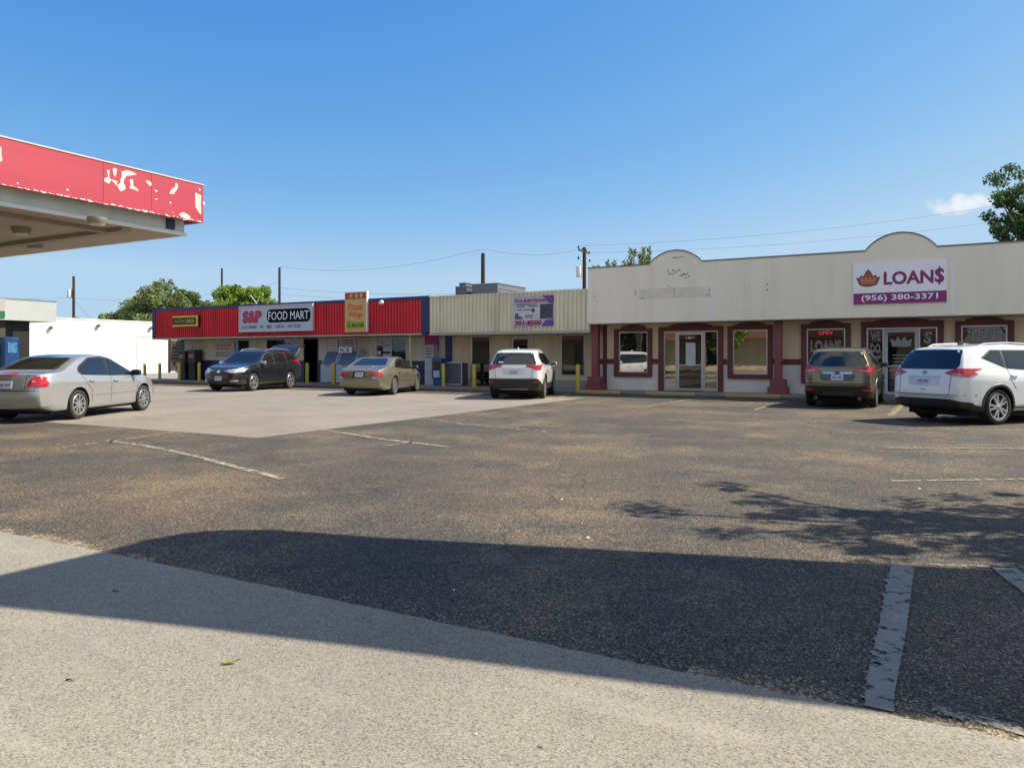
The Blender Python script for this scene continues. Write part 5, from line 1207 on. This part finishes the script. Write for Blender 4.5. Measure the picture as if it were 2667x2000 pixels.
c.both([(.96, 1.10), (.40, 1.46), (.18, 1.54), (-1.38, 1.54), (-1.72, 1.37), (-1.10, 1.15), (-.4, 1.11)], 'window_surround', M_trim, .003, .03)
for p_ in ([(.86, 1.12), (.38, 1.44), (.16, 1.51), (-.10, 1.52), (-.14, 1.13)], [(-.22, 1.13), (-.18, 1.52), (-1.02, 1.52), (-1.05, 1.16)], [(-1.14, 1.19), (-1.11, 1.52), (-1.38, 1.52), (-1.64, 1.37)]): c.both(p_, 'side_window', M_cg, .008, .02)
c.put(c.patch('front', rpoly([(-.70, 1.14), (.70, 1.14), (.56, 1.58), (-.56, 1.58)], .05)), 'windshield', M_cg)
c.lamp('tail_light', M_lred, [(.46, 1.06), (.62, 1.01), (.86, .98), (.86, 1.15), (.70, 1.15)], [(xr+.04, .99), (xr+.26, 1.01), (xr+.40, 1.04), (xr+.22, 1.11), (xr+.04, 1.15)])
c.lamp('reversing_lamp', M_lpink, [(.60, 1.02), (.82, .995), (.82, 1.03), (.64, 1.05)], None, off=.020)
b = B(); c.patch('rear', [(-.40, .985), (.40, .985), (.38, 1.01), (-.38, 1.01)], .02, b); c.put(b, 'chrome_strip', M_chrome)
b = B(); c.patch('rear', rpoly([(-.36, .80), (.36, .80), (.40, .97), (-.40, .97)], .04), .004, b); c.put(b, 'plate_recess', mat('white_recess_panel', (.5, .55, .6), .4))
c.rear_gap([[(-.62, 1.0), (-.60, .60), (.60, .60), (.62, 1.0)]]); c.plate('rear', .88, off=.014); b = B(); c.patch('rear', [(-.88, .60), (.88, .60), (.88, .612), (-.88, .612)], .004, b); c.patch('rear', [(-.7, .56), (.7, .56), (.7, .57), (-.7, .57)], .004, b); c.put(b, 'bumper_gap', M_gap)
b = B(); c.patch('rear', [(-.06, .70), (.06, .70), (.06, .725), (-.06, .725)], .008, b); c.patch('rear', [(math.cos(a)*.05, 1.065+math.sin(a)*.04) for a in np.linspace(0, 5.8, 12)], .02, b); c.put(b, 'badge', M_steel)
c.arches(M_trim, .055); c.both([(.95, .28), (-.92, .28), (-.92, .33), (.95, .33)], 'sill_trim', M_chrome, .012)
c.seams([[(.95, 1.07), (1.0, .7), (.92, .36)], [(-.16, 1.11), (-.13, .4)], [(-1.07, 1.15), (-1.02, .92), (-.86, .72)]]); c.handles([(.05, .98), (-.92, 1.0)], P_white2)
c.mirror_pods(.72, 1.16, P_white2); c.wheels(10, 'pair', rimr=.76, rw=.235); c.rails(.15, -1.55, .60, 1.675, P_white2); c.fin(-1.30, 1.67, M_trim)

# ================= vegetation =================
def leaf_mat(name, a, b_):
    n = NT(name); c = n.ramp(n.noise(.9, 3), [(.3, a), (.7, b_)]); n.col(c); n.set(Roughness=.6, Specular_IOR_Level=.3)
    tr = n.n('ShaderNodeBsdfTranslucent'); n.l(c, tr.inputs[0]); mx = n.n('ShaderNodeMixShader'); mx.inputs[0].default_value = .3
    n.l(n.b.outputs[0], mx.inputs[1]); n.l(tr.outputs[0], mx.inputs[2]); n.l(mx.outputs[0], n.t.nodes['Material Output'].inputs[0]); return n.m
M_leafD = leaf_mat('foliage_dark', (.045, .095, .030), (.10, .17, .055))
M_leafO = leaf_mat('foliage_olive', (.10, .150, .045), (.22, .26, .10))
M_leafB = leaf_mat('foliage_bright', (.13, .22, .025), (.24, .34, .045))
M_bark = mat('tree_bark', (.10, .075, .055), .9, .25, 5, bump=.4, bscale=20)
def leaves(centers, radii, n, size, rng, squash=.8, clump=.0, droop=0.0, aspect=.5):
    """leaf quads spread near the surface and through the volume of many small clumps"""
    k = len(centers); idx = rng.integers(0, k, n); C = np.array(centers)[idx]; Rr_ = np.array(radii)[idx]
    d = rng.normal(size=(n, 3)); d /= np.linalg.norm(d, axis=1)[:, None]; rad = rng.random(n)**.45
    P = C + d*(Rr_*rad)[:, None]*np.array([1, 1, squash])
    u = rng.normal(size=(n, 3)); u[:, 2] -= droop; u /= np.linalg.norm(u, axis=1)[:, None]
    w = np.cross(u, rng.normal(size=(n, 3))); w /= np.linalg.norm(w, axis=1)[:, None]
    s_ = size*(.6+.8*rng.random(n))[:, None]; a = P-u*s_*.5; c_ = P+u*s_*.5; b_ = P+w*s_*aspect*.5; e_ = P-w*s_*aspect*.5
    V_ = np.stack([a, b_, c_, e_], 1).reshape(-1, 3); F_ = np.arange(n*4).reshape(-1, 4); return V_, F_
def leafmesh(name, V_, F_, m, parent):
    me = bpy.data.meshes.new(name); me.from_pydata((V_-np.array(parent.location)).tolist(), [], F_.tolist()); me.materials.append(m)
    o = bpy.data.objects.new(name, me); COL.objects.link(o); o.parent = parent; return o
def tree(label, base, h, crown_c, crown_r, m, seed, nclump=40, nleaf=9000, size=.3, cr=(.5, 1.1), trunk_r=.2, name='tree', group=None, droop=0, aspect=.5, lean=(0, 0), clump_f=None, hide_inner=.55):
    rng = np.random.default_rng(seed); random.seed(seed)
    t = thing(name, label, 'tree', (base[0], base[1], 0), group=group)
    C = []; Rd = []
    for i in range(nclump):
        d = rng.normal(size=3); d /= np.linalg.norm(d); rr = hide_inner+(1-hide_inner)*rng.random()
        C.append(np.array(crown_c)+d*np.array(crown_r)*rr); Rd.append(rng.uniform(*cr))
    C = [c_ if c_[2] > Rd[i]*.5 else np.array([c_[0], c_[1], Rd[i]]) for i, c_ in enumerate(C)]
    b = B(); top = Vector((base[0]+lean[0], base[1]+lean[1], crown_c[2])); bs = Vector((base[0], base[1], -.1))
    pts = [bs.lerp(top, k/6)+Vector((random.uniform(-.1, .1), random.uniform(-.1, .1), 0))*(0 < k < 6) for k in range(7)]
    b.tube(pts, trunk_r, 9, r1=trunk_r*.45); tr = b.build('trunk', M_bark, t, smooth=True)
    b = B()
    for i in range(0, nclump, max(1, nclump//26)):
        f = random.uniform(.5, .95); p0 = bs.lerp(top, f); p1 = Vector(C[i]); mid = p0.lerp(p1, .5)+Vector((0, 0, random.uniform(-.1, .3)))
        b.tube([p0, mid, p1], trunk_r*.35, 6, r1=.02)
    b.build('limb', M_bark, tr, smooth=True)
    V_, F_ = leaves(C, Rd, nleaf, size, rng, droop=droop, aspect=aspect); leafmesh('crown', V_, F_, m, t); return t
def P3(px, z, h=0): p = atdepth(px, z); return (p.x, p.y, h)
# olive tree mass and bright tree behind the red store
c0 = P3(430, 75); tree('broad olive green tree behind the far end of the red store', (c0[0], c0[1]), 9, (c0[0], c0[1], 5.3), (4.6, 4.6, 3.1), M_leafO, 21, 80, 26000, .36, (.6, 1.3), .25, group='trees behind the store')
c0 = P3(325, 77); tree('lower olive tree just above the white building wall', (c0[0], c0[1]), 7, (c0[0], c0[1], 4.3), (2.8, 2.8, 2.4), M_leafO, 22, 44, 13000, .34, (.5, 1.0), .2, group='trees behind the store')
c0 = P3(525, 79); tree('thin topped olive tree between the broad tree and the bright green one', (c0[0], c0[1]), 8, (c0[0], c0[1], 4.6), (2.4, 2.4, 2.9), M_leafO, 25, 44, 12000, .34, (.5, .9), .2, group='trees behind the store')
c0 = P3(630, 70); tree('bright green rounded tree rising above the food mart sign', (c0[0], c0[1]), 9, (c0[0], c0[1], 5.9), (2.7, 2.7, 2.7), M_leafB, 23, 60, 20000, .32, (.6, 1.1), .25, group='trees behind the store')
c0 = P3(700, 80); tree('small dark treetop beside the thin pole above the food mart sign', (c0[0], c0[1]), 6, (c0[0], c0[1], 4.9), (2.0, 2.0, 1.8), M_leafO, 24, 16, 2500, .3, (.4, .8), .15, group='trees behind the store')
# tall airy tree behind the stucco block
c0 = P3(2690, 46); rng_ = np.random.default_rng(4)
tree('tall airy dark green tree behind the loans building', (c0[0], c0[1]), 13, (c0[0], c0[1], 9.8), (3.5, 3.5, 4.3), M_leafD, 31, 92, 12500, .27, (.22, .62), .28, droop=.9, aspect=.36, hide_inner=.22)
c0 = P3(1508, 66); tree('small dark treetop behind the transformer pole', (c0[0], c0[1]), 6, (c0[0], c0[1], 5.9), (.9, .9, 1.5), M_leafO, 33, 12, 1300, .22, (.3, .6), .1)
# spiky tops behind the first gable
def spikes(px0, px1, top_y, z, n, label, seed, htop=True):
    rng = random.Random(seed); c_ = P3((px0+px1)/2, z); t = thing('spiky_plant', label, 'plant', (c_[0], c_[1], 0), group='spiky tops behind the roof'); b = B(); V_ = []; 
    for i in range(n):
        px = rng.uniform(px0, px1); zz = z+rng.uniform(-1, 1); p = P3(px, zz); h_ = 1.4+(HZ-top_y-rng.uniform(0, 45))/FPX*zz
        b.tube([(p[0], p[1], 0), (p[0]+rng.uniform(-.1, .1), p[1], h_-.5), (p[0]+rng.uniform(-.25, .25), p[1], h_)], .035, 5, r1=.012)
        for k in range(60):
            hh = h_-abs(rng.gauss(0, .8)); a = rng.uniform(0, 6.28); l = rng.uniform(.15, .35); d = Vector((math.cos(a)*l, math.sin(a)*l, rng.uniform(.05, .35))); s_ = Vector((-d.y, d.x, 0))*.22
            q = Vector((p[0], p[1], hh)); V_ += [q-s_*.5, q+d*.5-s_, q+d, q+d*.5+s_]
    b.build('stem', M_leafO, t); leafmesh('leaf_tuft', np.array([tuple(v) for v in V_]), np.arange(len(V_)).reshape(-1, 4), M_leafO, t)
spikes(1545, 1600, 672, 52, 9, 'short spiky green tops beside the transformer pole', 5)
spikes(1618, 1705, 650, 52, 20, 'taller spiky green tops beside the first rounded gable', 6)
c0 = P3(165, 95); tree('sliver of distant shrub over the white wall near the far pole', (c0[0], c0[1]), 6, (c0[0], c0[1], 5.0), (2.2, 2.2, 1.5), M_leafO, 41, 14, 1500, .3, (.4, .8), .12, group='low far treetops')
# off-frame tree whose shadow falls over the bay lines
kk = 5.2/math.tan(SUN_EL)
def offp(lat, z): p = FW*z + RT*lat; return p
def shade_tree(label, lat, z, cz, rad, seed, ncl, nl):
    p = offp(lat, z)+Vector((sd.x, sd.y, 0))*(cz/math.tan(SUN_EL)); tree(label, (p.x, p.y), 7, (p.x, p.y, cz), rad, M_leafD, seed, ncl, nl, .12, (.10, .34), .10, aspect=.4, hide_inner=.15, group='trees beside the lot')
shade_tree('small leafy tree beside the lot throwing dappled shade on the asphalt', 3.6, 5.98, 5.0, (3.1, 1.95, .5), 51, 95, 6500)
shade_tree('second leafy tree further along, outside the photo edge', 6.2, 5.98, 5.2, (2.3, 1.9, .6), 52, 80, 6500)

tree('tree beside the beige building behind the camera', (-25, -14), 7, (-25, -14, 4.6), (3, 3, 2.6), M_leafO, 61, 40, 5000, .4, (.6, 1.2), .2, group='trees behind the camera')
tree('second tree by the beige building behind the camera', (-15.5, -11), 6, (-15.5, -11, 4.0), (2.2, 2.2, 2.2), M_leafB, 62, 30, 4000, .35, (.5, 1.0), .18, group='trees behind the camera')
# ================= utility poles and wires =================
def pole(px, ytop, z, label, r=.14, arm=True, can=None, name='utility_pole'):
    p = P3(px, z); h_ = CAMH+(HZ-ytop)/FPX*z; t = thing(name, label, 'utility pole', p, group='wooden utility poles')
    B().tube([(p[0], p[1], 0), (p[0], p[1], h_)], r*1.25, 12, r1=r).build('shaft', M_wood, t, smooth=False)
    if arm:
        for k, dz_ in enumerate((.35,)):
            b = B(); a_ = 1.1; b.box(p[0]-.06, p[0]+.06, p[1]-a_, p[1]+a_, h_-dz_-.06, h_-dz_+.06); b.build('crossarm', M_wood, t)
            b = B()
            for q in (-1, -.45, .45, 1): b.lathe([(0, 0), (.05, 0), (.06, .08), (.03, .16), (0, .17)], 8, (p[0], p[1]+a_*q, h_-dz_+.06))
            b.build('insulator', M_greybox, t)
    if can:
        q = Vector(p)-RT*(r+.30); zc = CAMH+(HZ-can)/FPX*z
        B().lathe([(0, -.42), (.24, -.42), (.26, .38), (.22, .45), (0, .5)], 16, (q.x, q.y, zc)).build('transformer', M_offwhite, t, autos=40)
    return Vector((p[0], p[1], h_)), t
tA, _ = pole(192, 720, 80, 'slim dark utility pole above the white building', .13, False, 765)
tB, _ = pole(578, 699, 92, 'short stub of a far pole behind the bright green tree', .12, False)
tC, _ = pole(728, 697, 80, 'thin bare pole beside the treetop over the food mart sign', .13, False)
tD, _ = pole(1258, 660, 60, 'thick black pole rising from behind the rooftop units', .16, False)
tE, tt = pole(1522, 645, 62, 'utility pole with a pale transformer beside the stucco block', .15, True, 708)
B().lathe([(0, 0), (.06, 0), (.08, .1), (.05, .25), (0, .26)], 8, (tE.x-RT.x*.5, tE.y-RT.y*.5, tE.z-.1)).lathe([(0, 0), (.06, 0), (.08, .1), (.05, .25), (0, .26)], 8, (tE.x-RT.x*.5, tE.y-RT.y*.5, tE.z-1.0)).lathe([(0, 0), (.06, 0), (.07, .2), (0, .22)], 8, (tE.x+RT.x*.45, tE.y+RT.y*.45, tE.z-1.2)).build('fuse_cutout', M_black, tt)
tF, _ = pole(3150, 440, 62, 'utility pole far along the line behind the loans building', .15, True)
M_wire = mat('wire_dark', (.16, .17, .19), .7)
def wire(a, b_, sag, label, r=.010):
    a, b_ = Vector(a), Vector(b_); t = thing('power_line', label, 'wire', a, group='overhead wires'); pts = []
    for k in range(25): f = k/24; p = a.lerp(b_, f); p.z -= sag*4*f*(1-f); pts.append(p)
    B().tube(pts, r, 5).build('cable', M_wire, t)
ofs = Vector((0, 1.0, .1))
wire(tE+Vector((0, -1, 0)), tF+Vector((0, -1, .2)), 1.3, 'upper overhead wire sweeping above the two gables')
wire(tE+Vector((0, 1, -.3)), tF+Vector((0, 1, -1.3)), 1.2, 'lower overhead wire sweeping above the two gables')
wire(tE+Vector((0, 0, -.1)), tD+Vector((0, 0, .35)), .5, 'overhead wire between the transformer pole and the thick black pole')
wire(tD+Vector((0, 0, .35)), tC+Vector((0, 0, .1)), 1.0, 'long overhead wire running above the red store')
wire(tC+Vector((0, 0, -2.2)), tE+Vector((0, 0, -3.4)), .6, 'low overhead wire behind the rooftop units', .012)
wire(tC+Vector((0, 0, -2.8)), tE+Vector((0, 0, -4.2)), .6, 'lowest overhead wire behind the rooftop units', .012)
wire(tC+Vector((0, 0, -1.6)), tA+Vector((0, 0, -2.4)), .8, 'overhead wire passing in front of the olive trees')
wire(tA+Vector((0, 0, -2.3)), P3(-500, 85, 9.0), .5, 'overhead wire beyond the pale service canopy')
wire(tA+Vector((0, 0, -2.5)), P3(250, 78, 4.8), .05, 'guy wire slanting down from the slim dark pole', .016)
# antenna on the red store roof
x, z = onY(668, 790, 34); t = thing('roof_antenna', 'thin branching antenna on the roof beyond the food mart sign', 'antenna', (x, 34, 4))
B().tube([(x, 34, 3.9), (x, 34, z+.1)], .02, 5).tube([(x, 34, z), (x-.55, 34, z+.55)], .02, 5).tube([(x, 34, z), (x+.3, 34, z+.45)], .018, 5).build('mast', M_offwhite, t)

# ================= small litter =================
p = gnd(601, 1729, .004); t = thing('fallen_leaf', 'curled yellow green leaf lying on the foreground concrete', 'leaf', p)
b = B(); vs = []; nL = 8
for i in range(nL+1):
    u = i/nL; w_ = .011*math.sin(math.pi*min(1, u*1.05))+.001; x = (u-.5)*.085; zz = .006+.012*u*u
    for s_ in (-1, 0, 1): vs.append((p.x+x*RT.x-w_*s_*RT.y+ x*.2*FW.x, p.y+x*RT.y+w_*s_*RT.x+x*.2*FW.y, .004+zz+abs(s_)*.006))
b.add(vs, [(i*3+j, i*3+j+1, i*3+4+j, i*3+3+j) for i in range(nL) for j in range(2)]); b.build('blade', mat('leaf_yellow_green', (.28, .30, .05), .6, .3, 40), t, smooth=True)
for px, py, lab in ((180, 1772, 'tiny dark twig on the foreground concrete near the frame edge'), (300, 1540, 'tiny dark twig lying in the shade of the apron'), (706, 1525, 'dark chip where the concrete meets the asphalt')):
    p = gnd(px, py, .006); t = thing('twig', lab, 'twig', p, group='twigs and chips'); B().tube([(p.x-.02, p.y, .007), (p.x, p.y+.004, .012), (p.x+.022, p.y+.004, .007)], .004, 5, r1=.002).build('stick', M_wood, t)
for px, py, lab in ((1463, 1302, 'small white litter scrap on the brown asphalt mid lot'), (1531, 1402, 'small pale litter scrap just before the shadow edge'), (2395, 1274, 'small white litter scrap near the bay lines'), (1182, 1539, 'pale litter scrap inside the dark shadow'), (1241, 1914, 'tiny white scrap on the foreground concrete')):
    p = gnd(px, py, .004); t = thing('litter', lab, 'litter', p, group='scraps of litter'); r_ = .007 if py > 1450 else .016
    B().add([(p.x-r_, p.y, .010), (p.x, p.y-r_*.7, .011), (p.x+r_, p.y+.3*r_, .009), (p.x+.1*r_, p.y+r_*.8, .018)], [(0, 1, 2), (0, 2, 3)]).build('scrap', M_offwhite, t)
